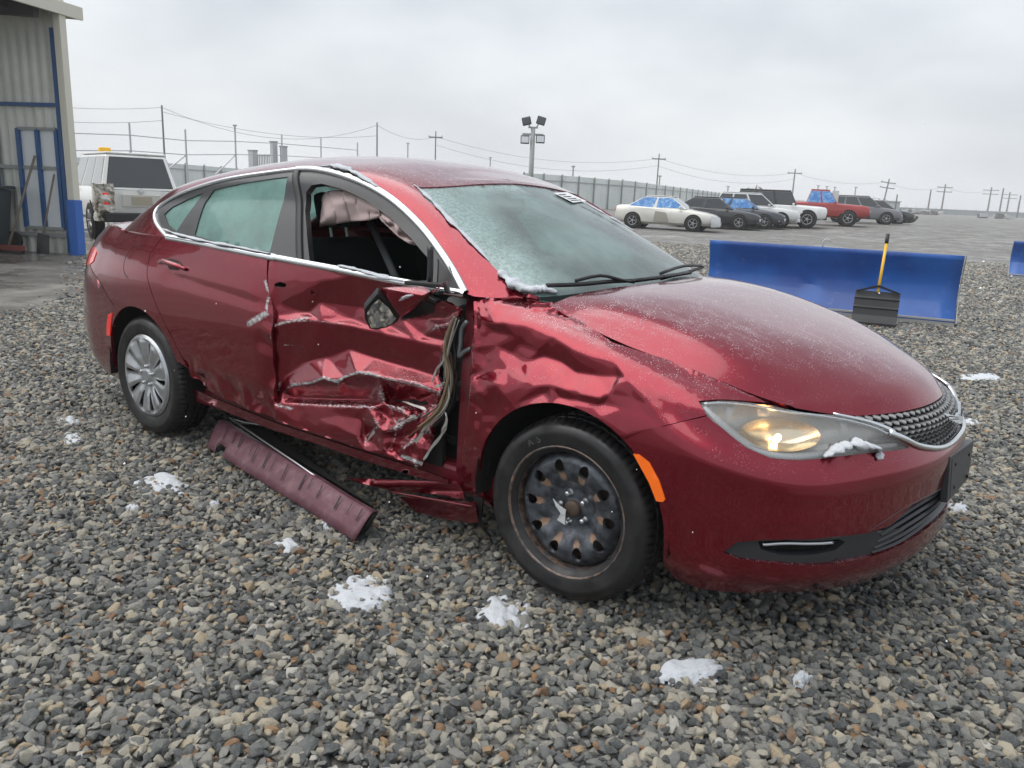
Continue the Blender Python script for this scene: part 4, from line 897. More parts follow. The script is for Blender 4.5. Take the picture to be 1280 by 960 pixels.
# ---- door handles, fuel door
for u, v in ((217, 331),):
    c = on(Lo, u, v, 0); hp = [on(Lo, uu, vv, oo) for uu, vv, oo in ((200, 328, .004), (207, 328, .022), (217, 331, .028), (226, 334, .024), (233, 337, .004))]
    for sg in (1, -1): rib([(p.x, p.y*sg, p.z) for p in hp], [.008, .012, .013, .013, .009], M_RED, 'door_handle', car, 10, 4)
    panel('handle_recess_shade', Lo, PX(Lo, [(207, 325), (214, 323), (224, 326), (229, 332), (222, 338), (212, 337)]), mat('recess_shade', (.02, .003, .004), .6), car, .01, off=.0015, flange=0, left=True)  # flat patch on the skin, the handle pocket's shade put into its colour
hp = [Lo.ev([Lo.xz(-1.44+k*.05, .945-.005*k)])[0]*[1, -1, 1]+[0, .02 if 0 < k < 4 else .003, 0] for k in range(5)]; rib(hp, .012, M_RED, 'door_handle', car)
fp = [Lo.xz(-2.80+.088*math.cos(q), .945+.085*math.sin(q)) for q in np.linspace(.9, 4.6, 14)]; strip_on(Lo, fp, .005, M_DARK, 'fuel_door_gap', car, .0006, 2, th=.002)
# ---- cabin
M_DASH = mat('dash_vinyl', (.035, .036, .038), .6); M_LIN = mat('headliner', (.33, .33, .32), .95)
panel('headliner', Gh, [(0, Gh.kt[2]+.05), (SG, Gh.kt[2]+.05), (SG, TG), (0, TG)], M_LIN, car, .08, center=True, off=-.035, flange=0)
hullb = lambda pts, nm, mt, par=car, bv=.03: hull([Vector(p) for p in pts], nm, mt, par, bv)
hullb([(x, y, z) for y in (-.76, .76) for x, z in ((-.28, .62), (-.30, .93), (-.42, .985), (-.62, .96), (-.72, .90), (-.68, .62))], 'dashboard', M_DASH, car, .03)
hullb([(x, y, z) for y in (.20, .54) for x, z in ((-.42, .96), (-.56, 1.015), (-.70, .98), (-.62, .92))], 'instrument_hood', M_DASH, car, .02)
for sg in (-1, 1):
    cy = sg*.37
    st_ = hullb([(x, cy+dy, z) for dy in (-.24, .24) for x, z in ((-.88, .42), (-.90, .58), (-1.42, .52), (-1.42, .38))], 'front_seat', M_SEAT, car, .04)
    hullb([(x, cy+dy, z) for dy in (-.235, .235) for x, z in ((-1.38, .52), (-1.50, .48), (-1.76, 1.02), (-1.66, 1.06))]+[(x, cy+dy, z) for dy in (-.15, .15) for x, z in ((-1.78, 1.13), (-1.70, 1.14))], 'backrest', M_SEAT, st_, .045)
    hullb([(x, cy+dy, z) for dy in (-.12, .12) for x, z in ((-1.72, 1.18), (-1.80, 1.18), (-1.84, 1.34), (-1.77, 1.355))], 'headrest', M_SEAT, st_, .035)
    for dy in (-.05, .05): rib([(-1.76, cy+dy, 1.10), (-1.78, cy+dy, 1.2)], .007, M_SATIN, 'headrest_post', st_)
rb = hullb([(x, y, z) for y in (-.66, .66) for x, z in ((-2.0, .40), (-2.0, .56), (-2.5, .50), (-2.5, .38))], 'rear_seat', M_SEAT, car, .04)
hullb([(x, y, z) for y in (-.64, .64) for x, z in ((-2.42, .5), (-2.6, .48), (-2.86, 1.03), (-2.72, 1.06))], 'backrest', M_SEAT, rb, .05)
sw = bpy.data.meshes.new('steering_wheel'); bm = bmesh.new(); n1, n2 = 40, 10; Mw = Matrix.Translation((-.83, .37, .96)) @ Matrix.Rotation(math.radians(-64), 4, 'Y')
ring = [[bm.verts.new(Mw @ Vector(((.185+.017*math.cos(b_))*math.cos(a_), (.185+.017*math.cos(b_))*math.sin(a_), .017*math.sin(b_)))) for b_ in np.linspace(0, 2*math.pi, n2, endpoint=False)] for a_ in np.linspace(0, 2*math.pi, n1, endpoint=False)]
for i in range(n1):
    for j in range(n2): bm.faces.new((ring[i][j], ring[(i+1) % n1][j], ring[(i+1) % n1][(j+1) % n2], ring[i][(j+1) % n2]))
bm.to_mesh(sw); bm.free(); swo = link('steering_wheel', sw, M_DASH, car)
mb = MB(); mb.lathe([(.001, .03), (.06, .025), (.07, 0), (.05, -.06)], 20, Mw)
for a_ in (0, math.pi, -math.pi/2): mb.bar(Mw @ Vector((.05*math.cos(a_), .05*math.sin(a_), 0)), Mw @ Vector((.18*math.cos(a_), .18*math.sin(a_), 0)), .035, .015)
mb.build('hub', M_DASH, swo)
mb = MB(); mb.box((-1.6, .80, .75), (2.2, .04, .6)); mb.build('door_trim', M_SEAT, car); MB().box((-1.3, 0, .40), (2.4, 1.5, .04)).build('cabin_floor', M_DARK, car)
MB().box((-1.3, -.795, .55), (1.3, .02, .5)).build('door_inner', M_DARK, car)
hullb([(x, y, z) for y in (-.12, .12) for x, z in ((-.98, 1.36), (-1.02, 1.33), (-1.0, 1.28), (-.97, 1.30))], 'rear_view_mirror', M_BLK, car, .01)
# deployed curtain airbag
def bag(top, bot, y0, name, ph):
    T_ = smooth_poly(top, 8, False); B_ = smooth_poly(bot, 8, False); n = 48; V = []; F = []; m = 14
    tt = np.array(T_)[np.linspace(0, len(T_)-1, n).astype(int)]; bb_ = np.array(B_)[np.linspace(0, len(B_)-1, n).astype(int)]
    for i in range(n):
        for j in range(m):
            k = j/(m-1); u, v = tt[i]*(1-k)+bb_[i]*k; y = y0-.035*math.sin(k*math.pi)*(.6+.5*noise.noise(Vector((i*.11, 0, ph))))+.018*noise.noise(Vector((i*.10+k*1.5, k*3, ph)))+.012*math.sin(k*7+i*.09)
            V.append(tuple(ypx(u, v, y)))
    F = [(i*m+j, (i+1)*m+j, (i+1)*m+j+1, i*m+j+1) for i in range(n-1) for j in range(m-1)]
    o = mesh(name, V, F, M_BAG, car); sd_ = o.modifiers.new('t', 'SOLIDIFY'); sd_.thickness = .004
bag([(402, 268), (405, 243), (425, 238), (450, 243), (474, 258), (484, 266)], [(399, 283), (415, 281), (435, 277), (455, 276), (468, 273), (484, 268)], -.66, 'curtain_airbag', 1)
bag([(472, 258), (490, 270), (510, 288), (528, 304)], [(474, 272), (490, 288), (508, 302), (530, 308)], -.69, 'curtain_airbag', 7)
rib([ypx(463, 279, -.45), ypx(478, 310, -.5), ypx(497, 352, -.6)], .02, mat('belt_webbing', (.05, .055, .06), .8), 'seat_belt', car, 4)
# inspection sticker on the screen
q = [on(Gh, u, v, .004) for u, v in ((697, 240), (716, 239), (738, 252), (719, 254))]
q = [on2(Gh, u, v, .003) for u, v in ((692, 242), (709, 241), (733, 252), (716, 254))]
sk = MB().add(q, [(0, 1, 2, 3)]).build('paper_sticker', mat('sticker_paper', (.72, .73, .74), .6), car)
mb = MB(); a_, b_, c_, d_ = q
for r0 in (.2, .42, .64, .82):
    P0 = a_+(d_-a_)*r0; P1 = b_+(c_-b_)*r0; nn_ = (b_-a_).cross(d_-a_).normalized(); nn_ = nn_ if nn_.z > 0 else -nn_
    mb.bar(P0+(P1-P0)*.1+nn_*.001, P0+(P1-P0)*(.5+.35*r0)+nn_*.001, .008, .001)
mb.build('print_line', mat('ink', (.1, .1, .11), .6), sk)

# ---- torn sheet and wiring at the front door shut
M_WT = mat('tan_wire', (.20, .14, .08), .6); M_WW = mat('pale_wire', (.42, .40, .36), .6); M_WB = mat('black_wire', (.015, .015, .016), .5)
for k, (pts, r, mt) in enumerate([([(569, 396), (561, 414), (558, 440), (561, 468), (559, 492), (549, 512), (534, 526), (524, 534)], .005, M_WT), ([(571, 398), (564, 418), (561, 445), (563, 470), (562, 495), (552, 514), (538, 528), (527, 540)], .0038, M_WW),
      ([(566, 402), (559, 422), (556, 450), (559, 474), (556, 496), (546, 510), (530, 522)], .0035, mat('grey_wire', (.14, .14, .13), .6)), ([(574, 396), (568, 420), (565, 450), (566, 480), (565, 500), (556, 520), (541, 534)], .0045, M_WB), ([(565, 440), (566, 470), (560, 500), (545, 520), (530, 532), (515, 545)], .004, mat('brown_wire', (.13, .07, .045), .6)), ([(563, 455), (559, 480), (552, 505), (541, 518), (528, 533)], .0035, mat('ochre_wire', (.27, .19, .09), .6))]):
    for j in range(3): rib([ypx(u+2.2*noise.noise(Vector((u*.05, v*.05, k*3+j)))*3+(j-1)*1.5, v+j, -.895+.01*k+.008*j) for u, v in pts], r*(1-.22*j), mt, 'wire', car, 6, 5)
for k, (pts, r) in enumerate([([(571, 390), (561, 410), (556, 425), (554, 450), (545, 462), (540, 478)], .0045), ([(556, 515), (558, 525), (552, 543), (540, 558), (528, 576), (518, 582)], .0055), ([(502, 556), (504, 568), (513, 574), (526, 578)], .008), ([(495, 528), (510, 522), (520, 520)], .007), ([(512, 562), (524, 548), (530, 538)], .006), ([(503, 502), (518, 507), (533, 512)], .004), ([(458, 548), (456, 558), (462, 547), (474, 534)], .005), ([(543, 484), (550, 482), (556, 478)], .006), ([(513, 588), (519, 596), (524, 604)], .005)]):
    P_ = [base_hit(u, v)+Vector((0, .035 if v > 480 else .05, 0)) for u, v in smooth_poly(pts, 3, False)]
    P_ = [ypx(u, v, p.y) for (u, v), p in zip(smooth_poly(pts, 3, False), P_)]
    V = []; F = []; m_ = len(P_)
    for i, p in enumerate(P_):
        t = (P_[min(i+1, m_-1)]-P_[max(i-1, 0)]).normalized(); q_ = t.cross((Vector(CAMP)-p).normalized()).normalized(); w2 = r*(1.0+1.1*noise.noise(Vector((i*.9, k*3.3, 0))))*(1 if 0 < i < m_-1 else .25); tw = Vector((0, .010*noise.noise(Vector((i*.5, k, 8))), 0))
        V += [tuple(p-q_*w2+tw), tuple(p+q_*w2*.7-tw)]
    o_ = mesh('torn_edge', V, [(2*i, 2*i+1, 2*i+3, 2*i+2) for i in range(m_-1)], M_BARE, car, False); o_.modifiers.new('t', 'SOLIDIFY').thickness = .0015
rib([ypx(u, v, -.86) for u, v in [(584, 402), (577, 412), (576, 428), (574, 446), (580, 440), (588, 436)]], .009, mat('hinge_steel', (.16, .17, .18), .5, .6), 'door_hinge', car, 6, 4)
mb = MB(); pts = [ypx(u, v, -.83) for u, v in smooth_poly([(572, 500), (572, 488), (577, 481), (585, 481), (589, 490), (589, 505)], 12, False)]
mb.tube(pts, [.017+.004*math.sin(i*2.1) for i in range(len(pts))], 12).build('harness_boot', M_RUB, car, True)
# loose front end of the sill cover
def flat_pix(name, poly, yf, mt, step=9): 
    uv, tri = cdt2d([poly], step); return finish(name, [tuple(ypx(u, v, yf(u, v))) for u, v in uv], tri, mt, car, False, .01, out=(.3, -1, .2))
M_MAR = paint_mat('maroon_sill_paint', (.17, .010, .022), False)
flat_pix('torn_sill_strip', [(432, 597), (496, 600), (571, 602), (578, 612), (580, 622), (540, 617), (490, 614), (455, 605)], lambda u, v: -.80-.05*(u-432)/150-.015*math.sin((v-600)*.35), M_REDD, 5)
flat_pix('torn_sill_end', [(500, 622), (545, 625), (594, 630), (598, 654), (560, 650), (520, 640)], lambda u, v: -.865+.03*(v-622)/30, M_MAR, 7)
rib([ypx(u, v, -.872) for u, v in ((490, 615), (540, 624), (590, 633))], .004, M_REDI, 'sill_fold', car)
flat_pix('splash_guard', [(593, 600), (606, 560), (611, 575), (604, 620), (600, 652), (592, 640)], lambda u, v: -.83, M_BLK, 8)
# exposed sill under the doors
flat_pix('sill_flange', [(240, 486), (300, 511), (345, 529), (400, 547), (455, 565), (528, 588), (560, 600), (560, 606), (520, 596), (450, 574), (390, 553), (340, 537), (290, 518), (245, 496)], lambda u, v: -.865, M_MAR, 7)
def zg(P): r = math.hypot(P[0]-CAMP[0], P[1]-CAMP[1]); k = min(1, max(0, (r-33)/27)); return .42*k*k*(3-2*k)
# ------------------------------------------------------------------ ground, gravel, snow
def gravel_sheet_mat():
    m = mat('far_gravel', (.2, .2, .19), .85); N = NT(m); P = N.pos()
    v = N.n('TexVoronoi', Scale=24.0); N.l(P, v.inputs['Vector']); v2 = N.n('TexVoronoi', Scale=24.0, feature='DISTANCE_TO_EDGE'); N.l(P, v2.inputs['Vector'])
    sx = N.n('SeparateXYZ'); N.l(v.outputs['Color'], sx.inputs[0])
    c = N.ramp(sx.outputs[0], [(0, (.085, .09, .092)), (.35, (.155, .158, .154)), (.6, (.235, .23, .215)), (.8, (.32, .305, .27)), (.95, (.24, .17, .115))])
    big = N.noise(.16, 4, .6, P); mid = N.noise(1.1, 4, .6, P)
    c = N.mix(N.gr(big, .45, .65), c, N.mix(.55, c, (.25, .24, .22)))
    c = N.mix(N.math('MULTIPLY', N.gr(mid, .5, .8), .45), c, (.17, .165, .158))
    c = N.mix(N.math('MULTIPLY', N.gr(N.noise(.5, 5, .7, P), .54, .64), .75), c, (.42, .42, .41))
    c = N.mix(N.math('MULTIPLY', N.gr(N.noise(1.9, 9, .85, P), .42, .60), .6), c, (.12, .118, .112)); c = N.mix(N.math('MULTIPLY', N.gr(N.noise(.33, 6, .75, P), .55, .66), .6), c, (.44, .43, .41)); c = N.mix(N.gr(N.noise(5, 8, .75, P), .42, .62), c, N.mix(.6, c, (.085, .085, .082))); N.l(c, N.b.inputs['Base Color']); N.l(N.bump(N.gr(v2.outputs['Distance'], 0, .25), .35, .02), N.b.inputs['Normal'])
    N.l(N.ramp(mid, [(.4, (.45,)*3), (.7, (.9,)*3)]), N.b.inputs['Roughness']); return m
M_FG = gravel_sheet_mat()
gv = []; gf = []; rs = [.0, 3, 6, 10, 16, 22, 28, 33, 37, 41, 45, 49, 53, 57, 61, 66, 75, 90, 130, 300, 800]; na = 72
for i, r in enumerate(rs):
    for k in range(na):
        a = 2*math.pi*k/na; x, y = CAMP[0]+r*math.cos(a), CAMP[1]+r*math.sin(a); gv.append((x, y, -.028+zg((x, y))))
for i in range(len(rs)-1):
    for k in range(na): gf.append((i*na+k, (i+1)*na+k, (i+1)*na+(k+1) % na, i*na+(k+1) % na))
tag(mesh('ground', gv, gf, M_FG), kind='structure')
# crushed stone: a dozen angular pieces scattered as one loose mass
M_ST = mat('crushed_stone', (.2, .2, .2), .6); _n = NT(M_ST); _oi = _n.n('ObjectInfo'); _tc = _n.n('TexCoord')
_c = _n.ramp(_oi.outputs['Random'], [(0, (.055, .063, .066)), (.18, (.11, .12, .122)), (.38, (.19, .198, .19)), (.56, (.285, .28, .255)), (.71, (.39, .365, .305)), (.86, (.54, .495, .39)), (.925, (.46, .36, .23)), (.945, (.34, .185, .085)), (.97, (.22, .125, .07)), (.985, (.58, .56, .50))])
_c = _n.mix(_n.math('MULTIPLY', _n.gr(_n.noise(2.2, 6, .7, _tc.outputs['Object']), .35, .75), .6), _c, _n.mix(.5, _c, (.40, .39, .35)))
_n.l(_c, _n.b.inputs['Base Color']); _n.l(_n.bump(_n.noise(7, 5, .65, _tc.outputs['Object']), .6, .06), _n.b.inputs['Normal']); _n.l(_n.ramp(_n.noise(3, 3, .5, _tc.outputs['Object']), [(.3, (.22,)*3), (.7, (.62,)*3)]), _n.b.inputs['Roughness'])
sc_ = bpy.data.collections.new('stone_shapes')
for k in range(14):
    bm = bmesh.new(); rr_ = np.random.default_rng(40+k); ax = np.array([1, rr_.uniform(.6, .9), rr_.uniform(.38, .68)])
    for q in range(15+k % 4):
        d = rr_.normal(size=3); d /= np.linalg.norm(d); bm.verts.new(Vector(d*ax*rr_.uniform(.86, 1.08)))
    r_ = bmesh.ops.convex_hull(bm, input=bm.verts); bmesh.ops.delete(bm, geom=[e for e in r_['geom_interior'] if isinstance(e, bmesh.types.BMVert)], context='VERTS')
    bmesh.ops.bevel(bm, geom=bm.edges[:], offset=.06, segments=1, affect='EDGES', clamp_overlap=True)
    me = bpy.data.meshes.new('stone'); bm.to_mesh(me); bm.free(); me.materials.append(M_ST); me.polygons.foreach_set('use_smooth', [True]*len(me.polygons)); me.set_sharp_from_angle(angle=math.radians(28)); sc_.objects.link(bpy.data.objects.new('stone', me))
APRON = [tuple(gnd(u, v))[:2] for u, v in ((-160, 300), (-40, 285), (60, 268), (150, 268), (112, 318), (110, 345), (100, 366), (60, 382), (0, 392), (-160, 410))]
def stone_pts():
    out = []; cam2 = CAMP[:2]; fw = np.array([math.cos(YAW), math.sin(YAW)])
    for r0, r1, sp, mean, layers in ((.2, 5.0, .027, .0182, 2), (5.0, 9.5, .033, .020, 2), (9.5, 15, .048, .027, 1), (15, 27, .075, .036, 1)):
        for ly in range(layers):
            n = int(2*r1/sp); g = (np.stack(np.meshgrid(np.arange(n), np.arange(n)), -1).reshape(-1, 2)-n/2)*sp+ly*sp*.5; g = g+rng.uniform(-.55, .55, g.shape)*sp
            r = np.linalg.norm(g, axis=1); co = (g @ fw)/np.maximum(r, 1e-6); ok = (r > r0-rng.uniform(0, .6, len(r))) & (r < r1+rng.uniform(0, .6, len(r))) & ((co > .62) | (r < 1.6)); g = g[ok]; m = len(g)
            s = mean*np.exp(rng.normal(0, .34, m)); s = np.clip(s, mean*.42, mean*2.1)
            z = -.020+ly*.009+rng.normal(0, .0035, m)-(s-mean)*.25+.012*np.array([noise.noise(Vector((a*1.3, b_*1.3, 0))) for a, b_ in g])
            out.append(np.concatenate([g+cam2, z[:, None], s[:, None]], 1))
    A = np.concatenate(out); A = A[~inpoly(A[:, :2]+rng.normal(0, .18, (len(A), 2)), APRON)]
    # keep the wheels' footprints shallow
    for cx, cy in ((0, -.8), (-2.74, -.8), (0, .8), (-2.74, .8)):
        q = (abs(A[:, 0]-cx) < .13) & (abs(A[:, 1]-cy) < .13); A[q, 2] -= .02
    return A
A = stone_pts(); gm = bpy.data.meshes.new('gravel'); gm.from_pydata([tuple(a) for a in A[:, :3]], [], []); n = len(A)
a1 = gm.attributes.new('scl', 'FLOAT', 'POINT'); a1.data.foreach_set('value', A[:, 3].astype(np.float32))
a2 = gm.attributes.new('rot', 'FLOAT_VECTOR', 'POINT'); a2.data.foreach_set('vector', np.stack([rng.normal(0, .45, n), rng.normal(0, .45, n), rng.uniform(0, 6.28, n)], 1).astype(np.float32).ravel())
a3 = gm.attributes.new('idx', 'INT', 'POINT'); a3.data.foreach_set('value', rng.integers(0, 14, n).astype(np.int32))
go_ = bpy.data.objects.new('gravel', gm); COL.objects.link(go_); tag(go_, 'loose grey and tan crushed stone covering the yard', 'gravel', kind='stuff')
ng = bpy.data.node_groups.new('scatter', 'GeometryNodeTree'); ng.interface.new_socket('Geometry', in_out='INPUT', socket_type='NodeSocketGeometry'); ng.interface.new_socket('Geometry', in_out='OUTPUT', socket_type='NodeSocketGeometry')
gi = ng.nodes.new('NodeGroupInput'); gout = ng.nodes.new('NodeGroupOutput'); ip = ng.nodes.new('GeometryNodeInstanceOnPoints'); ci = ng.nodes.new('GeometryNodeCollectionInfo')
ci.inputs['Collection'].default_value = sc_; ci.inputs['Separate Children'].default_value = True; ci.inputs['Reset Children'].default_value = True; ip.inputs['Pick Instance'].default_value = True
def na_(nm, ty): q = ng.nodes.new('GeometryNodeInputNamedAttribute'); q.data_type = ty; q.inputs['Name'].default_value = nm; return q.outputs['Attribute']
ng.links.new(gi.outputs[0], ip.inputs['Points']); ng.links.new(ci.outputs[0], ip.inputs['Instance']); ng.links.new(na_('idx', 'INT'), ip.inputs['Instance Index']); ng.links.new(na_('rot', 'FLOAT_VECTOR'), ip.inputs['Rotation']); ng.links.new(na_('scl', 'FLOAT'), ip.inputs['Scale']); ng.links.new(ip.outputs[0], gout.inputs[0])
md = go_.modifiers.new('scatter', 'NODES'); md.node_group = ng
# melting snow
def snow_patch(u, v, wpx, hpx, label, seed):
    c = gnd(u, v); a = gnd(u-wpx/2, v); b_ = gnd(u+wpx/2, v); f = gnd(u, v+hpx/2); k = gnd(u, v-hpx/2); X = (b_-a)*.43; Y = (k-f)*.43; V = []; F = []; n = 46; H = []
    for i in range(n+1):
        for j in range(n+1):
            x, y = (i/n-.5)*2.9, (j/n-.5)*2.9; p = c+X*x+Y*y
            e = 1-(x*x+y*y)**.75+.85*noise.noise(Vector((x*1.4, y*1.4, seed)))+.40*noise.noise(Vector((x*3.6, y*3.6, seed)))+.28*noise.noise(Vector((p.x*30, p.y*30, seed)))
            H.append(e); V.append((p.x, p.y, -.023+.030*min(1, max(0, e+.1))**.6+.007*noise.noise(Vector((p.x*22, p.y*22, seed+5)))))
    for i in range(n):
        for j in range(n):
            q = (i*(n+1)+j, (i+1)*(n+1)+j, (i+1)*(n+1)+j+1, i*(n+1)+j+1)
            if max(H[t] for t in q) > 0: F.append(q)
    used = sorted({t for q in F for t in q}); mp_ = {t: i for i, t in enumerate(used)}; V = [V[t] for t in used]; F = [tuple(mp_[t] for t in q) for q in F]
    o = mesh('snow_patch', V, F, M_SNOW); tag(o, label, 'snow', 'patches of melting snow on the gravel')
for i, (u, v, w_, h_, lb) in enumerate([(202, 602, 80, 26, 'melting snow patch on gravel behind the fallen sill panel'), (356, 680, 58, 20, 'small snow patch on gravel beside the end of the fallen sill panel'), (452, 735, 104, 44, 'long ragged snow patch on gravel in front of the fallen sill panel'), (629, 762, 70, 52, 'compact white snow patch on gravel just below the front steel wheel'),
        (866, 836, 84, 54, 'ragged snow patch on gravel in front of the red bumper'), (1003, 844, 26, 18, 'tiny snow patch on gravel beside the larger patch under the bumper'), (402, 656, 28, 10, 'thin sliver of snow touching the fallen sill panel'), (92, 546, 36, 12, 'thin snow patch on gravel behind the rear wheel'), (85, 524, 30, 9, 'small snow patch on gravel near the rear bumper corner'), (268, 628, 18, 11, 'pinch of snow on gravel below the sill panel'), (1212, 526, 30, 10, 'snow patch on gravel beside the grille'), (1200, 632, 28, 14, 'snow patch on gravel beside the plate bracket'), (1225, 470, 60, 10, 'faint wide snow patch on gravel beyond the hood'), (165, 632, 24, 8, 'faint streak of snow on gravel away from the sill panel')]): snow_patch(u, v, w_, h_, lb, i*3.1)
def snow_ridge(name, pts3, rad, label, seed):
    p = [Vector(q) for q in smooth_poly([tuple(x) for x in pts3], 10, False)]; V = []; F = []; n = 9; m = len(p)
    for i, q in enumerate(p):
        t = (p[min(i+1, m-1)]-p[max(i-1, 0)]).normalized(); s_ = t.cross(Vector((0, 0, 1))).normalized(); e = (math.sin(math.pi*min(1, max(.03, (i+.3)/m)))**.5)*rad*(.9+.9*noise.noise(Vector((i*.22, seed, 0)))+.35*noise.noise(Vector((i*.7, seed, 4))))
        for k in range(n):
            a = 2*math.pi*k/n; w2 = e*(1+.45*noise.noise(Vector((i*.35+math.cos(a), math.sin(a)*1.2, seed)))); V.append(tuple(q+s_*math.cos(a)*w2*1.5+Vector((0, 0, 1))*math.sin(a)*w2*.6))
    for i in range(m-1):
        for k in range(n): F.append((i*n+k, i*n+(k+1) % n, (i+1)*n+(k+1) % n, (i+1)*n+k))
    F += [tuple(range(n))[::-1], tuple((m-1)*n+k for k in range(n))]
    tag(mesh(name, V, F, M_SNOW), label, 'snow', 'slush clinging to the red sedan')
snow_ridge('snow_ridge', [on(Gh, u, v, .006) for u, v in ((625, 340), (640, 354), (660, 363), (678, 370), (694, 374))], .028, 'ragged white snow lying at the foot of the windscreen', 1)
snow_ridge('snow_ridge', [on(Gh, u, v, .003) for u, v in ((519, 232), (540, 251), (562, 275), (590, 303), (612, 327))], .009, 'thin line of snow along the windscreen edge on the pillar', 2)
snow_ridge('snow_ridge', [on(Gh, u, v, .010) for u, v in ((402, 211), (416, 210), (432, 213), (450, 221), (474, 236))], .016, 'snow lying on top of the front door frame', 3)
snow_ridge('snow_ridge', [on(Gh, u, v, .012) for u, v in ((206, 287), (225, 294), (262, 303), (300, 310), (340, 318))], .011, 'snow along the sill of the frosted rear door glass', 4)
snow_ridge('snow_ridge', [on(Gh, u, v, .010) for u, v in ((425, 333), (445, 337), (480, 347), (510, 353))], .013, 'snow along the sill of the broken front door window', 5)
snow_ridge('snow_ridge', [on(Lo, u, v, .012) for u, v in ((1028, 572), (1042, 561), (1060, 555), (1080, 556), (1098, 560))], .021, 'lump of wet snow stuck on the headlamp lens', 6)
snow_ridge('snow_ridge', [on(Lo, u, v, .010) for u, v in ((1090, 556), (1096, 566), (1097, 575))], .012, 'drip of wet snow hanging from the headlamp edge', 7)

snow_ridge('snow_ridge', [on2(Gh, u, v, .006) for u, v in ((722, 251), (745, 263), (768, 276), (792, 290))], .010, 'thin snow along the far edge of the windscreen by the sticker', 8)
snow_ridge('snow_ridge', [Vector(ypx(u, v, -1.045)) for u, v in ((500, 376), (508, 371), (516, 369))], .010, 'smear of snow on the red cap of the hanging mirror', 9)
# ------------------------------------------------------------------ fallen sill panel
M_SKIRT = mat('muddy_maroon', (.13, .05, .07), .55, .1, .1); N = NT(M_SKIRT); _p = N.pos(); N.l(N.mix(N.gr(N.noise(12, 5, .7, _p), .4, .75), (.115, .040, .058), (.19, .10, .115)), N.b.inputs['Base Color']); N.l(N.bump(N.noise(30, 5, .6, _p), .3, .006), N.b.inputs['Normal'])
B0, B1 = px_plane(259, 558, 2, .012), px_plane(443, 675, 2, .012); T0_, T1_ = px_plane(273, 525, 2, .115), px_plane(464, 641, 2, .115)
sk = thing('side_skirt', 'muddy maroon sill panel torn off and lying on the gravel beneath the doors', 'car part', tuple((B0+B1)/2))
loc0 = Vector(sk.location); V = []; F = []; ns = 44
inw = ((T0_-B0)+(T1_-B1)); inw.z = 0; inw.normalize()
for i in range(ns+1):
    k = i/ns; b_ = B0+(B1-B0)*k-loc0; t = T0_+(T1_-T0_)*k-loc0; wob = Vector((0, 0, .006*noise.noise(Vector((k*5, 0, 0))))); up_ = (t-b_)
    V += [tuple(b_+wob-up_*.02), tuple(b_+up_*.33+wob-inw*.006), tuple(b_+up_*.7+wob-inw*.008), tuple(t+wob-up_*.05), tuple(t+wob+inw*.012), tuple(t+wob+inw*.05-Vector((0, 0, .012))), tuple(t+wob+inw*.055-Vector((0, 0, .03)))]
for i in range(ns):
    for j in range(6):
        if j == 0 and 3 <= i <= 5: continue          # cut-out along the lower edge
        F.append((i*7+j, (i+1)*7+j, (i+1)*7+j+1, i*7+j+1))
so = mesh('skirt_skin', V, F, M_SKIRT, sk); sd_ = so.modifiers.new('t', 'SOLIDIFY'); sd_.thickness = .005; so.data.set_sharp_from_angle(angle=math.radians(35))
mb = MB(); e = T1_-loc0; b1_ = B1-loc0; mb.prism([b1_+inw*.02, e-Vector((0, 0, .012))+inw*.008, e+inw*.06-Vector((0, 0, .02)), b1_+inw*.10], None, (B0-B1).normalized()*.03).build('end_cap', M_BLK, sk)
dn = (B1-B0).normalized(); sk_n = (T0_-B0).cross(B1-B0).normalized(); sk_n = sk_n if sk_n.dot(Vector(CAMP)-B0) > 0 else -sk_n
for i, k in enumerate((.10, .17, .22, .31, .34, .42, .47, .55, .66, .70, .76, .86, .92, .97)):
    upk = (T0_-B0)*(1-k)+(T1_-B1)*k; p0 = B0+(B1-B0)*k+upk*.95-loc0+sk_n*.0125; L_ = .4+.5*abs(noise.noise(Vector((k*37, 1, 0))))*1.2; mb = MB(); mb.bar(p0, p0-upk*min(.93, L_)+dn*.012*noise.noise(Vector((k*50, 3, 0))), .003+.003*(i % 3), .0008, up=sk_n); mb.build('mud_run', M_RUB, sk)
rib([Vector(px_plane(u, v, 2, z_))-loc0 for u, v, z_ in ((287, 522, .14), (325, 548, .13), (365, 575, .13), (395, 596, .11))], .005, M_SATIN, 'loose_trim', sk)
rib([Vector(px_plane(u, v, 2, z_))-loc0 for u, v, z_ in ((287, 522, .14), (306, 528, .13), (327, 531, .13))], .004, M_SATIN, 'loose_trim', sk)
hull([Vector(px_plane(u, v, 2, z_))-loc0 for u, v, z_ in ((300, 530, .10), (330, 534, .10), (372, 574, .06), (430, 606, .08), (468, 634, .08), (465, 640, .03), (400, 600, .01), (310, 540, .02))], 'inner_foam', M_DARK, sk, 0)

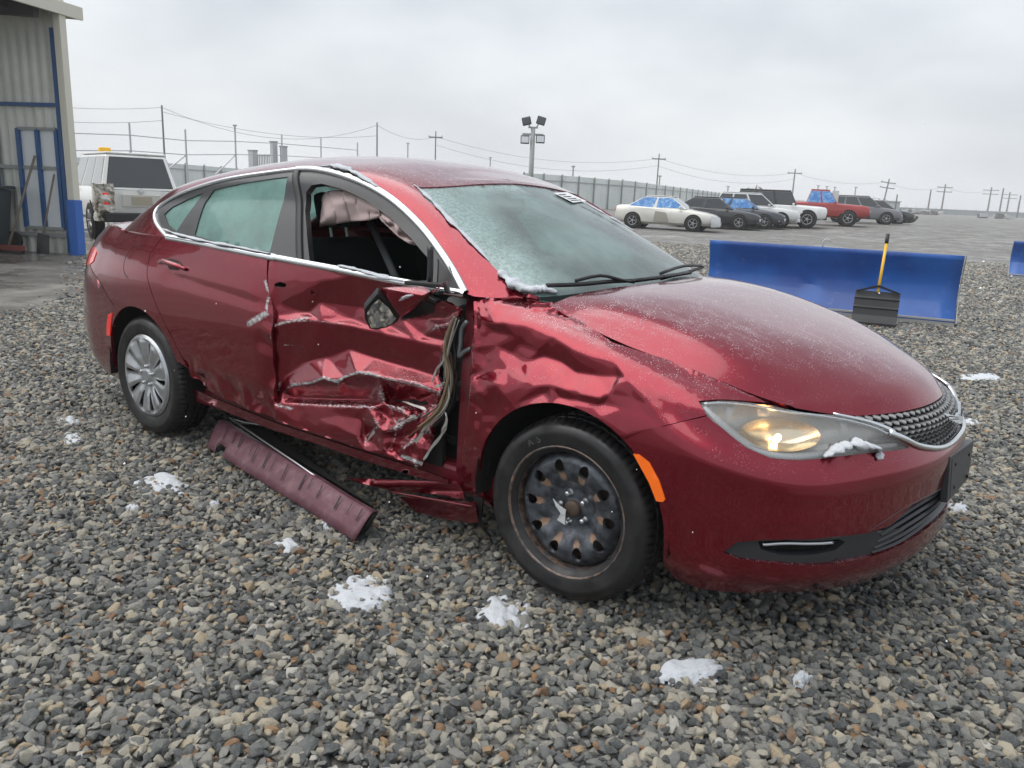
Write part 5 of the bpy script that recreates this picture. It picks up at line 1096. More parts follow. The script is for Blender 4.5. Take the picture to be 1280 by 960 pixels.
# ------------------------------------------------------------------ falling snow
fv = []; ff_ = []
for i in range(170):
    u, v = rng.uniform(-60, 1340), rng.uniform(-40, 900); d = rng.uniform(1.1, 7)**1.0; o, dr_ = pray(u, v); p = o+dr_*d
    if p.z < .1 or v < 265 and rng.random() < .85 or (v > 560 and rng.random() < .5): continue
    r = rng.uniform(.0012, .0026)*(1 if d < 3 else 1.5); b = len(fv)
    fv += [tuple(p+Vector(q)*r) for q in ((1.2, 0, 0), (-1, 0, 0), (0, 1, 0), (0, -1.1, 0), (0, 0, 1.3), (0, 0, -1))]; ff_ += [(b+x, b+y, b+z) for x, y, z in ((0, 2, 4), (2, 1, 4), (1, 3, 4), (3, 0, 4), (2, 0, 5), (1, 2, 5), (3, 1, 5), (0, 3, 5))]
tag(mesh('falling_snow', fv, ff_, mat('snowflake', (.9, .92, .95), .8)), 'sparse snowflakes drifting down across the yard', 'snow', kind='stuff')
# ------------------------------------------------------------------ things around the yard
def at(u, d):
    p = px_dist(u, 255, d); return Vector((p.x, p.y, zg(p)))
def hz(u, v, P): return px_dist(u, v, math.hypot(P[0]-CAMP[0], P[1]-CAMP[1])).z-zg(P)
M_BLUE = mat('blue_blade_paint', (.010, .045, .36), .45, 0, .25); _n = NT(M_BLUE); _p = _n.pos()
_n.l(_n.mix(_n.math('MULTIPLY', _n.gr(_n.noise(7, 6, .7, _p), .58, .78), .5), _n.mix(_n.gr(_n.noise(1.5, 3, .5, _p), .35, .7), (.004, .055, .27), (.008, .10, .40)), (.22, .28, .42)), _n.b.inputs['Base Color'])
M_GALV = mat('galvanised', (.50, .51, .52), .5, .3); M_EDGE = mat('worn_edge_steel', (.36, .36, .35), .6, .3); M_YEL = mat('yellow_handle', (.80, .46, .015), .4); M_WOOD = mat('weathered_wood', (.22, .18, .14), .8)
# snow pusher blade
def blade(TL, TR, hgt, name, label):
    d = (TR-TL); d.z = 0; L = d.length; d.normalize(); t = thing(name, label, 'plow blade', (TL.x, TL.y, 0), math.atan2(d.y, d.x), 'blue plow blades standing on the gravel')
    pr = [(.03, hgt), (.02, hgt*.93), (-.05, hgt*.75), (-.085, hgt*.58), (-.07, hgt*.40), (.02, hgt*.20), (.13, .07), (.16, .03)]      # toward the viewer = -y local
    n = 16; V = []; F = []
    for i in range(n+1):
        for o, z in pr: V.append((L*i/n, -o+.004*noise.noise(Vector((i*.6, z*3, 1))), z))
    m = len(pr); F = [(i*m+j, (i+1)*m+j, (i+1)*m+j+1, i*m+j+1) for i in range(n) for j in range(m-1)]
    o = mesh('moldboard', V, F, M_BLUE, t); o.data.set_sharp_from_angle(angle=math.radians(22)); o.modifiers.new('t', 'SOLIDIFY').thickness = .02
    for x in (-.012, L+.012): 
        mb = MB(); mb.prism([(x, -o_-.01, z) for o_, z in pr]+[(x, .10, .03), (x, .12, hgt*.8)], None, (.012, 0, 0)); mb.build('end_plate', M_EDGE, t)
    MB().box((L/2, -.155, .03), (L, .03, .09)).build('cutting_edge', M_EDGE, t, bevel=.006)
    for k in range(4): MB().box((L*(k+.5)/4, .17, hgt*.45), (.03, .14, hgt*.7)).build('rear_rib', M_BLUE, t)
    MB().box((L/2, .20, hgt*.5), (L*.9, .10, .12)).build('rear_beam', M_BLUE, t)
    rib([(L*.47, -.02, hgt), (L*.47, -.02, hgt+.07), (L*.485, -.02, hgt+.10), (L*.50, -.02, hgt+.075)], .010, M_GALV, 'lifting_eye', t)
    return t
BH = .86; TL, TR = px_plane(889, 299.5, 2, BH), px_plane(1206, 319.5, 2, BH)
blade(TL, TR, BH, 'plow_blade', 'long curved blue plow blade standing on the gravel beyond the hood')
T2 = px_plane(1268, 301, 2, .80); blade(T2, T2+(TR-TL)*.9+Vector((0, 0, 0)), .80, 'plow_blade', 'second blue plow blade standing farther along the gravel, with no shovel on it')
# black pusher shovel with a yellow pole
gp0 = px_plane(1092, 402, 2, .02); hd = thing('snow_shovel', 'black ribbed snow pusher with a yellow pole leaning on the blue blade', 'shovel', tuple(gp0), math.atan2((TR-TL).y, (TR-TL).x))
V = []; pr = [(.16, 0), (.10, .03), (.05, .09), (.035, .17), (.05, .19), (.02, .21), (.0, .29), (.015, .31), (-.02, .33), (-.05, .40)]; n = 10
for i in range(n+1):
    for o, z in pr: V.append((-.255+.51*i/n, -o*.9, z*.92))
m = len(pr); F = [(i*m+j, (i+1)*m+j, (i+1)*m+j+1, i*m+j+1) for i in range(n) for j in range(m-1)]
o = mesh('scoop', V, F, mat('dirty_black_plastic', (.035, .037, .04), .6), hd, False); o.modifiers.new('t', 'SOLIDIFY').thickness = .02
for i in (-1, 1): MB().bar((i*.24, .01, .36), (0, .0, .44), .025).build('brace', M_BLK, hd)
ptop = px_plane(1110, 293, 1, gp0.y+.28); R_ = Matrix.Rotation(-hd.rotation_euler.z, 4, 'Z'); tp = R_ @ (ptop-gp0); p0 = Vector((.0, .0, .36))
MB().tube([p0, p0+(tp-p0)*.86], .018, 10).build('pole', M_YEL, hd, True); MB().tube([p0+(tp-p0)*.84, tp], .023, 10).build('grip', M_BLK, hd, True)

# ---- background vehicles
M_TARP = mat('blue_film', (.05, .24, .62), .3, 0, .4); _n = NT(M_TARP); _n.l(_n.mix(_n.gr(_n.noise(3.5, 5, .65, _n.pos()), .42, .66), (.03, .19, .52), (.24, .46, .74)), _n.b.inputs['Base Color']); _n.l(_n.bump(_n.noise(5, 4, .6, _n.pos()), .8, .06), _n.b.inputs['Normal']); M_BGT = mat('background_tyre', (.012, .012, .012), .8); M_ALLOY = mat('alloy', (.40, .41, .42), .35, .8)
M_HL = mat('lamp_clear', (.62, .64, .66), .2, .3, .5)
def vehicle(name, label, cat, P, head, spec, color, film=(), alloy=None, gloss=True, group='wrecked vehicles parked in the far row'):
    L, W, H, wr, zb = spec['L'], spec['W'], spec['H'], spec['wr'], spec['zb']; t = thing(name, label, cat, tuple(P), head, group); hw = W/2
    M_C = mat(name+'_paint', color, .35, .15, .8 if gloss else .1); _n = NT(M_C); q = _n.pos(); _n.l(_n.mix(_n.math('MULTIPLY', _n.gr(_n.noise(2.5, 5, .65, q), .5, .8), .5), color, tuple(.5*c+.07 for c in color)), _n.b.inputs['Base Color'])
    X = lambda f: (f-.5)*L
    def cs(w, z0, z1): return [(w*.80, z0), (w*.96, z0+.10), (w, z0+(z1-z0)*.35), (w*.995, z0+(z1-z0)*.65), (w*.955, z1-.06), (w*.88, z1), (w*.5, z1+.025), (0, z1+.03)]
    V = []; F = []; st = spec['body']; m = 15
    for f, w, z0, z1 in st:
        c = cs(hw*w, z0, z1); V += [(X(f), -y, z) for y, z in c]+[(X(f), y, z) for y, z in c[-2::-1]]
    for i in range(len(st)-1):
        for j in range(m-1): F.append((i*m+j, (i+1)*m+j, (i+1)*m+j+1, i*m+j+1))
    F += [tuple(range(m)), tuple(range((len(st)-1)*m, len(st)*m))[::-1]]
    o = finish('body', V, F, M_C, t, False, 0, out=None); o.data.set_sharp_from_angle(angle=math.radians(38))
    for s_ in spec['cab']:
        (xb0, xr0, xr1, xb1, zbelt, zr) = s_; wb, wt = hw*.90, hw*.70
        base = [(X(xb0), wb*.92), (X(xb1), wb*.93)]; B = [Vector((X(xb0), -wb, zbelt-.01)), Vector((X(xb1), -wb, zbelt-.01)), Vector((X(xb1), wb, zbelt-.01)), Vector((X(xb0), wb, zbelt-.01))]
        T = [Vector((X(xr0), -wt, zr)), Vector((X(xr1), -wt, zr)), Vector((X(xr1), wt, zr)), Vector((X(xr0), wt, zr))]
        def face(a, b, c, d, nm, mt, k0=.06, k1=.94): 
            n_ = (b-a).cross(d-a).normalized(); cc = (a+b+c+d)/4; n_ = n_ if n_.dot(cc-Vector((X(.45), 0, zbelt))) > 0 else -n_
            q_ = lambda s, r: (a*(1-s)+b*s)*(1-r)+(d*(1-s)+c*s)*r+n_*.006
            MB().prism([q_(k0, .05), q_(k1, .05), q_(k1, .93), q_(k0, .93)], None, -n_*.03).build(nm, mt, t, bevel=.012)
        mb = MB(); mb.add(B+T, [(0, 1, 5, 4), (1, 2, 6, 5), (2, 3, 7, 6), (3, 0, 4, 7), (4, 5, 6, 7)]); c0 = mb.build('cabin', M_C, t, bevel=.05)
        MB().prism([p+Vector((0, 0, .0)) for p in T], None, (0, 0, .045)).build('roof', M_C, t, bevel=.018)
        gm_ = lambda k: M_TARP if k in film else M_DGL
        face(B[1], B[2], T[2], T[1], 'windscreen', gm_('w')); face(B[3], B[0], T[0], T[3], 'rear_window', gm_('b'))
        sp = spec.get('split', (.5,)); e = [0]+list(sp)+[1]
        for sg, (a, b, c, d) in ((-1, (B[0], B[1], T[1], T[0])), (1, (B[3], B[2], T[2], T[3]))):
            for k in range(len(e)-1):
                a1, b1 = a+(b-a)*e[k], a+(b-a)*e[k+1]; d1, c1 = d+(c-d)*e[k], d+(c-d)*e[k+1]; face(a1, b1, c1, d1, 'side_window', gm_('s'), .05, .95)
    for f in spec['wx']:
        for sg in (-1, 1):
            c = Vector((X(f), sg*(hw-.02), wr)); R_ = Matrix.Translation(c) @ Matrix.Rotation(-sg*math.pi/2, 4, 'X')
            MB().lathe([(.001, -.03), (wr*1.18, -.03), (wr*1.18, .012), (wr*1.12, .014), (.001, .012)], 26, R_).build('wheel_arch', M_DARK, t)
            w_ = MB().lathe([(wr*.6, .02), (wr*.64, .035), (wr*.86, .045), (wr*.97, .03), (wr, 0), (wr, -.2)], 26, R_).build('wheel', M_BGT, t, True)
            mb = MB(); mb.lathe([(.001, .022), (wr*.16, .022), (wr*.18, .01)], 18, R_)
            for k in range(5 if alloy is None else alloy):
                a_ = 2*math.pi*k/(5 if alloy is None else alloy); mb.bar(R_ @ Vector((wr*.12*math.cos(a_), wr*.12*math.sin(a_), .018)), R_ @ Vector((wr*.62*math.cos(a_), wr*.62*math.sin(a_), .018)), wr*.14, .02)
            mb.lathe([(wr*.56, .018), (wr*.62, .030), (wr*.66, .022)], 24, R_); mb.build('rim', M_ALLOY, w_, True)
    fx, fw, _, fz = st[-1]; rx, rw_, _, rz = st[0]
    for sg in (-1, 1):
        MB().box((X(fx)-.10, sg*hw*fw*.80, fz-.16), (.26, .30, .15)).build('headlight', M_HL, t, bevel=.03); MB().box((X(rx)+.05, sg*hw*rw_*.86, rz-.16), (.14, .20, .26)).build('tail_light', M_REDL, t, bevel=.03)
        MB().box((X(spec['mx']), sg*(hw+.06), spec['cab'][0][4]+.06), (.12, .16, .12)).build('door_mirror', M_C, t, bevel=.03)
    MB().box((X(fx)-.02, 0, fz-.20), (.10, hw*.9, .16)).build('grille', M_BLK, t, bevel=.02); MB().box((X(fx)-.05, 0, zb+.12), (.20, hw*1.7, .16)).build('bumper', M_BLK if spec.get('tough') else M_C, t, bevel=.03)
    return t
SED = dict(L=4.6, W=1.82, H=1.45, wr=.33, zb=.2, wx=(.19, .79), mx=.66, split=(.48,), body=[(0, .78, .32, .92), (.03, .90, .25, .98), (.14, .98, .22, 1.0), (.35, 1, .2, .96), (.62, 1, .2, .93), (.72, .99, .2, .90), (.88, .96, .22, .79), (.96, .88, .24, .70), (1, .72, .28, .60)], cab=[(.10, .30, .56, .72, .93, 1.43)])
CUV = dict(L=4.6, W=1.86, H=1.68, wr=.36, zb=.25, wx=(.19, .80), mx=.66, split=(.30, .62), body=[(0, .80, .38, .98), (.03, .92, .28, 1.05), (.2, 1, .25, 1.06), (.62, 1, .25, 1.02), (.74, .99, .25, 1.0), (.90, .96, .26, .90), (.97, .90, .28, .82), (1, .78, .34, .70)], cab=[(.03, .12, .56, .73, 1.03, 1.66)])
BOX = dict(L=4.7, W=1.94, H=1.85, wr=.43, zb=.38, wx=(.19, .80), mx=.64, split=(.33, .66), tough=True, body=[(0, .94, .45, 1.12), (.02, .99, .40, 1.14), (.3, 1, .38, 1.14), (.66, 1, .38, 1.13), (.72, 1, .38, 1.12), (.93, .98, .40, 1.08), (.98, .95, .42, 1.05), (1, .90, .45, .98)], cab=[(.02, .04, .60, .68, 1.12, 1.84)])
PIC = dict(L=5.6, W=2.0, H=1.95, wr=.42, zb=.42, wx=(.18, .80), mx=.66, split=(.5,), tough=True, body=[(0, .95, .55, 1.22), (.02, .98, .48, 1.24), (.40, 1, .42, 1.24), (.66, 1, .42, 1.22), (.72, 1, .42, 1.20), (.93, .98, .45, 1.14), (.98, .95, .46, 1.10), (1, .90, .50, 1.0)], cab=[(.38, .42, .60, .69, 1.21, 1.93)])
hd_r = math.atan2(AR[1], AR[0])       # heading: nose towards the right of the yard, as they stand side by side
# rear-on white suv at the shed
ps = at(146, 22.0); to = math.atan2(ps.y-CAMP[1], ps.x-CAMP[0])
BIG = dict(L=4.9, W=1.74, H=1.85, wr=.39, zb=.35, wx=(.19, .80), mx=.66, split=(.30, .62), body=[(0, .90, .50, 1.05), (.015, .97, .42, 1.12), (.2, 1, .38, 1.13), (.66, 1, .36, 1.10), (.74, .99, .36, 1.08), (.93, .97, .40, 1.02), (1, .85, .48, .85)], cab=[(.0, .045, .58, .72, 1.10, 1.82)])
sv = vehicle('white_suv', 'white sport utility vehicle seen from behind with a crushed rear corner beside the metal shed', 'suv', ps, to+.20, BIG, (.86, .86, .84), group=None); MB().box((-.6, .30, 1.93), (.20, .24, .12)).build('roof_beacon', M_YEL, sv, bevel=.03)
Xr = -BIG['L']/2
mb = MB(); mb.box((Xr-.02, 0, .86), (.05, .78, .26)).build('plate_recess', mat('plate_recess_white', (.60, .59, .55), .5), sv, bevel=.01); MB().box((Xr-.05, 0, .86), (.012, .42, .17)).build('plate', mat('dirty_plate', (.42, .38, .30), .6), sv)
MB().box((Xr-.03, 0, .50), (.14, 1.55, .20)).build('rear_bumper_cover', M_BLK, sv, bevel=.03)
MB().lathe([(.001, .02), (.055, .018), (.06, 0)], 16, Matrix.Translation((Xr-.02, 0, 1.06)) @ Matrix.Rotation(-math.pi/2, 4, 'Y')).build('badge', M_SATIN, sv)
MB().prism([(Xr+.09, -.04, 1.28), (Xr+.09, .10, 1.28), (Xr+.10, .055, 1.40), (Xr+.10, .01, 1.40)], None, (-.012, 0, 0)).build('window_decal', mat('white_decal', (.7, .7, .7), .6), sv)
V = []; F = []; n = 12                     # the crushed corner on the side away from the camera axis
for i in range(n+1):
    for j in range(n+1):
        a, k = i/n, j/n; b_ = Vector((Xr-.03+.55*max(0, a-.35), .53+.33*min(1, a/.35), .42+.78*k)); q = noise.noise(Vector((a*6, k*6, 2)))*.10+noise.noise(Vector((a*15, k*15, 4)))*.05; V.append((b_.x+.03+q*.8, b_.y+.01+q*.4, b_.z))
F = [(i*(n+1)+j, (i+1)*(n+1)+j, (i+1)*(n+1)+j+1, i*(n+1)+j+1) for i in range(n) for j in range(n)]
M_CR = mat('crushed_metal', (.3, .26, .2), .7); _n = NT(M_CR); _n.l(_n.ramp(_n.noise(3.5, 5, .7, _n.pos()), [(.36, (.012, .012, .012)), (.43, (.13, .10, .07)), (.48, (.45, .42, .36)), (.58, (.75, .75, .72))]), _n.b.inputs['Base Color'])
o = mesh('crushed_corner', V, F, M_CR, sv, False); o.modifiers.new('t', 'SOLIDIFY').thickness = .02
# far row: (u, distance, builder...)
row = [(836, 38.5, SED, (.66, .65, .60), 'white_coupe', 'white stripped two-door car with blue film over its windows, dirty flank', 'car', ('s', 'b'), -.10),
       (893, 42.0, SED, (.016, .018, .022), 'black_sedan', 'black sedan parked between the white stripped car and the blue-filmed car', 'car', (), -.06),
       (925, 44.0, SED, (.030, .034, .045), 'dark_sedan', 'dark car with blue film over its windscreen and roof side', 'car', ('w', 's'), -.05),
       (945, 46.0, CUV, (.62, .63, .63), 'white_car', 'white car with dark windows parked behind the boxy white off-roader', 'car', (), -.05),
       (976, 47.0, BOX, (.70, .71, .71), 'white_offroader', 'boxy white off-roader with a dark roof and big wheels', 'suv', (), -.03),
       (1022, 51.5, PIC, (.33, .016, .014), 'red_pickup', 'red pickup truck with blue film over its cab windows', 'pickup', ('s', 'w'), -.02),
       (1079, 58.0, CUV, (.16, .16, .18), 'grey_crossover', 'grey crossover with scraped reddish doors next to the red pickup', 'suv', (), 0),
       (1098, 62.0, SED, (.022, .025, .025), 'dark_car', 'dark car at the end of the row beyond the grey crossover', 'car', (), 0)]
for u, d, sp, c, nm, lb, ct, fm, dh in row:
    v = vehicle(nm, lb, ct, at(u, d), hd_r-.30+dh, sp, c, fm)
    if nm == 'white_offroader':
        for ch in v.children:
            if ch.name.startswith(('roof', 'cabin')): ch.data.materials.clear(); ch.data.materials.append(M_BLK)
    if nm == 'red_pickup': MB().box((.9, 0, 1.5), (.30, 1.5, .86)).build('white_pillar', mat('white_primer', (.6, .6, .6), .6), v)
    if nm == 'white_coupe':
        hullb([(2.15, -.95, .18), (2.55, -.75, .22), (2.5, -.72, .62), (2.12, -.96, .70), (2.2, -.5, .3), (2.2, -.5, .6)], 'hanging_bumper', M_HL, v, .02); hullb([(-.45, -.94, .35), (.25, -.945, .32), (.1, -.95, .75), (-.4, -.95, .8), (0, -.9, .5)], 'dented_door', mat('dirty_white', (.38, .36, .31), .6), v, .01)
dp = at(1134, 66); db_ = thing('bumper_debris', 'black torn bumper lying on the gravel beyond the end of the car row', 'debris', tuple(dp), hd_r)
rib([(-.9, 0, .55), (-.7, -.1, .18), (-.1, -.2, .12), (.5, -.1, .2), (.9, .1, .45)], [.12, .16, .14, .16, .12], M_BLK, 'bumper_shell', db_, 7)

# ---- fences
def panel_fence(A, B, n, h, name, label, lean=0, rails=True, base=0.0, mt=None, mp=None, top=None):
    t = thing(name, label, 'fence', (A.x, A.y, zg(A)), 0); d = (B-A); d.z = 0
    for k in range(n):
        a = d*(k/n); b = d*((k+1)/n); za = zg(A+a)-zg(A); zb_ = zg(A+b)-zg(A); s_ = d.normalized(); e = s_*.03; V = []; m = 10
        nn_ = Vector((-s_.y, s_.x, 0))
        for i in range(m+1):
            p = a+(b-a)*(i/m); o_ = nn_*(.02 if i % 2 else -.02); z_ = za+(zb_-za)*i/m; V += [tuple(p+o_+Vector((0, 0, z_+base))), tuple(p+o_+Vector((0, 0, z_+h)))]
        mesh('panel', V, [(2*i, 2*i+2, 2*i+3, 2*i+1) for i in range(m)], mt, t, False)
        MB().bar(a-nn_*.08+Vector((0, 0, za-.05)), a-nn_*.08+Vector((0, 0, za+h+(.06 if top is None else top))), .09).build('post', mp, t)
        MB().bar(a-nn_*.07+Vector((0, 0, za+h*.82)), b-nn_*.07+Vector((0, 0, zb_+h*.82)), .05).build('rail', mp, t)
    return t
M_PAN = mat('fence_panel', (.7, .73, .71), .6); _n = NT(M_PAN); _n.l(_n.mix(_n.gr(_n.noise(.25, 4, .6, _n.pos()), .4, .65), (.68, .73, .70), (.80, .83, .815)), _n.b.inputs['Base Color']); M_POST = mat('fence_post', (.34, .355, .35), .6, .2)
A = at(652, 53); A2 = at(775, 68); B2 = at(905, 150); 
panel_fence(A, A+(A2-A)*1.0, 6, 2.25, 'panel_fence', 'pale green metal panel fence behind the floodlight pole and white stripped car', mt=M_PAN, mp=M_POST)
panel_fence(A2, B2, 16, 2.3, 'panel_fence', 'pale metal panel fence running away behind the row of parked vehicles', mt=M_PAN, mp=M_POST)
panel_fence(at(905, 151), at(1045, 420), 12, 2.3, 'panel_fence', 'far end of the pale fence fading out beyond the boxy off-roader', mt=M_PAN, mp=M_POST)
panel_fence(at(-30, 46), at(330, 78), 12, 1.9, 'panel_fence', 'grey panel fence behind the white sport utility vehicle', mt=M_PAN, mp=M_POST, top=.1)
# tall pipe frame above that fence
fr = thing('pipe_fence', 'tall open pipe fence with two rails and diagonal braces behind the white suv', 'fence', tuple(at(95, 40)))
f0 = Vector(fr.location); pu = [(95, 40, 150), (168, 43, 154), (236, 46, 162), (297, 49, 164), (354, 53, 168), (402, 57, 173), (447, 62, 178)]; pts = []
for u, d, vt in pu:
    p = at(u, d); h = hz(u, vt, p); pts.append((p, h)); MB().bar(p-f0, p-f0+Vector((0, 0, h)), .065).build('post', M_GALV, fr)
for i in range(len(pts)-1):
    (p, h), (q, g_) = pts[i], pts[i+1]
    for off in (.55, 1.25): MB().bar(p-f0+Vector((0, 0, h-off)), q-f0+Vector((0, 0, g_-off)), .04).build('rail', M_GALV, fr)
    if i in (0, 1, 2): MB().bar(p-f0+(q-p)*.55+Vector((0, 0, h-2.2)), q-f0+Vector((0, 0, g_-1.25)), .05).build('brace', M_GALV, fr)
for k, (u, d, v0, v1) in enumerate(((318, 62, 189, 215), (344, 60, 178, 212), (356, 60, 184, 212))):
    p = at(u, d); h0 = hz(u, v1, p); h1 = hz(u, v0, p); g_ = thing('gate_post', ('square concrete gate post at the slatted gate', 'post with a small lamp beside the slatted gate', 'short thick post right of the slatted gate')[k], 'post', tuple(p)); MB().box((0, 0, h1/2), (.55 if k == 0 else .32, .4, h1)).build('post_shaft', M_GALV, g_, bevel=.02); MB().box((0, 0, h1+.04), (.62 if k == 0 else .38, .46, .08)).build('post_cap', M_POST, g_)
gt = thing('slatted_gate', 'grey gate of thin upright bars between two gate posts behind the roof', 'gate', tuple(at(331, 62))); g0 = Vector(gt.location)
for u in range(320, 344, 2):
    p = at(u, 62); MB().bar(p-g0, p-g0+Vector((0, 0, hz(u, 193, p))), .05).build('bar', M_POST, gt)
MB().bar(at(319, 62)-g0+Vector((0, 0, hz(319, 194, at(319, 62)))), at(343, 62)-g0+Vector((0, 0, hz(343, 195, at(343, 62)))), .06).build('top_rail', M_POST, gt)

# ---- poles and wires
M_PW = mat('pole_wood', (.15, .145, .14), .9); M_WIRE = mat('wire', (.06, .06, .065), .7)
poles = []
for u, d, vt, arms, lb in ((209, 88, 132, 0, 'bare utility pole rising behind the pipe fence'), (471, 100, 153, 0, 'bare utility pole behind the sedan roof'), (543, 130, 164, 1, 'utility pole with one crossarm left of the floodlights'), (819, 150, 192, 1, 'utility pole with one crossarm above the white stripped car'), (989, 190, 211, 1, 'utility pole with one crossarm above the boxy white off-roader'), (1103, 215, 223, 2, 'leaning utility pole with two crossarms above the grey crossover'), (1178, 260, 230, 2, 'utility pole with two crossarms beyond the empty yard'), (1161, 250, 237, 0, 'short bare pole beside the yard road'), (1236, 300, 234, 2, 'distant utility pole with two crossarms near its twin bare pole'), (1251, 300, 235, 0, 'bare distant pole between two crossarm poles'), (1260, 330, 240, 2, 'most distant utility pole with two crossarms'), (1274, 260, 244, 0, 'short bare pole at the yard end'), (1120, 150, 243, 0, 'thin short pole behind the car row end')):
    p = at(u, d); h = hz(u, vt, p); t = thing('utility_pole', lb, 'pole', tuple(p), hd_r, 'utility poles along the horizon'); rr_ = max(.09, d*.0008)
    MB().tube([(0, 0, -.2), (0, 0, h*.5), (0, 0, h)], [rr_*1.2, rr_, rr_*.85], 7).build('shaft', M_PW, t)
    for k in range(arms):
        z_ = h-.9-k*1.2; MB().box((0, 0, z_), (d*.0165, .14, .20)).build('crossarm', M_PW, t)
        for s_ in (-1, 1): MB().box((s_*d*.0075, 0, z_+.2), (.14, .14, .22)).build('insulator', M_GALV, t)
    if u == 1103: t.rotation_euler = (0, .10, hd_r)
    poles.append((p, h, u))
def wire(a, b, sag, lb, r=.022):
    n = 14; pts = [a+(b-a)*(i/n)-Vector((0, 0, sag*4*(i/n)*(1-i/n))) for i in range(n+1)]; tag(MB().tube(pts, r, 5).build('power_wire', M_WIRE, None, True), lb, 'wire', 'sagging wires strung between the utility poles')
def ptop(i, dz=0): p, h, u = poles[i]; return p+Vector((0, 0, h-dz))
WL = ['upper wire running from the shed side to the bare pole behind the pipe fence', 'lower wire running from the shed side to the bare pole behind the pipe fence', 'deep sagging wire between the two bare poles over the sedan roof', 'straighter wire below the sagging one between the two bare poles', 'short wire from the bare pole to the single-crossarm pole left of the floodlights', 'upper wire passing behind the floodlight mast between crossarm poles', 'wire between the crossarm poles above the stripped white car and the off-roader', 'wire between the off-roader pole and the leaning double-crossarm pole', 'wire from the leaning pole to the next double-crossarm pole', 'far wire between the last double-crossarm poles', 'lower wire passing behind the floodlight mast between crossarm poles', 'lower wire above the black sedan between single-crossarm poles']
lft = at(-60, 80); lft.z = hz(-60, 108, at(-60, 80))
for wi, (a, b, s_) in enumerate(((lft, ptop(0, .2), .6), (lft-Vector((0, 0, 1.2)), ptop(0, 1.4), .6), (ptop(0, .2), ptop(1, .3), 2.2), (ptop(0, .6), ptop(1, 1.5), 1.0), (ptop(1, .3), ptop(2, .8), .9), (ptop(2, .8), ptop(3, .8), 2.0), (ptop(3, .8), ptop(4, .8), 1.6), (ptop(4, .8), ptop(5, .8), 1.2), (ptop(5, .9), ptop(6, .8), 1.2), (ptop(6, .8), ptop(8, .8), 1.2), (ptop(2, 2.0), ptop(3, 2.0), 2.2), (ptop(3, 2.1), ptop(4, 2.1), 1.8))): wire(a, b, s_, WL[wi], .011+.00007*a.length)
for u, d, vt, lb in ((297, 75, 157, 'thin light pole behind the pipe fence'), (509, 120, 179, 'thin lamp post right of the bare utility pole'), (611, 110, 197, 'thin short post left of the floodlights'), (714, 75, 208, 'thin post on the fence right of the floodlights'), (822, 90, 220, 'thin post standing by the panel fence'), (908, 130, 233, 'thin post beyond the black sedan'), (1020, 150, 232, 'dark post with bracket left of the red pickup cab'), (1067, 160, 234, 'dark post with bracket above the grey crossover'), (1031, 170, 233, 'pale lamp post between dark posts above the pickup'), (1041, 170, 234, 'pale lamp post right of its twin above the pickup')):
    p = at(u, d); t = thing('thin_post', lb, 'post', tuple(p), hd_r, 'thin posts scattered along the fence line'); MB().tube([(0, 0, 0), (0, 0, hz(u, vt, p))], .05+d*.0003, 6).build('shaft', M_POST, t); MB().box((0, 0, hz(u, vt, p)), (.10+d*.003, .12, .12)).build('cap', M_POST, t)
fp_ = at(662, 44); fl_ = thing('floodlight_mast', 'tall mast carrying four floodlights above the panel fence', 'floodlight', tuple(fp_), hd_r); hh = hz(662, 168, fp_)
MB().tube([(0, 0, 0), (0, 0, hh+.3)], [.16, .12], 10).build('mast', M_POST, fl_, True); MB().box((0, 0, hh), (1.1, .12, .10)).build('crossbar', M_POST, fl_); MB().box((0, 0, hh+.35), (.5, .1, .08)).build('crossbar', M_POST, fl_)
for x, z, ry in ((-.36, .65, -.25), (.40, .70, .25), (-.40, -.28, .0), (.40, -.22, 0)):
    R_ = Matrix.Rotation(ry, 4, 'Y') @ Matrix.Rotation(.25 if z > 0 else -.2, 4, 'X'); f_ = MB().box((x, -.1, hh+z), (.46, .22, .40), R_.to_3x3()).build('lamp_head', M_BLK, fl_, bevel=.03); MB().box((x, -.22, hh+z), (.38, .02, .32), R_.to_3x3()).build('lamp_glass', M_HL if z < 0 else mat('grey_lamp_glass', (.12, .13, .14), .2, 0, .5), f_); MB().bar((x*.4, 0, hh+(.35 if z > 0 else 0)), (x, -.05, hh+z), .05).build('bracket', M_POST, fl_)
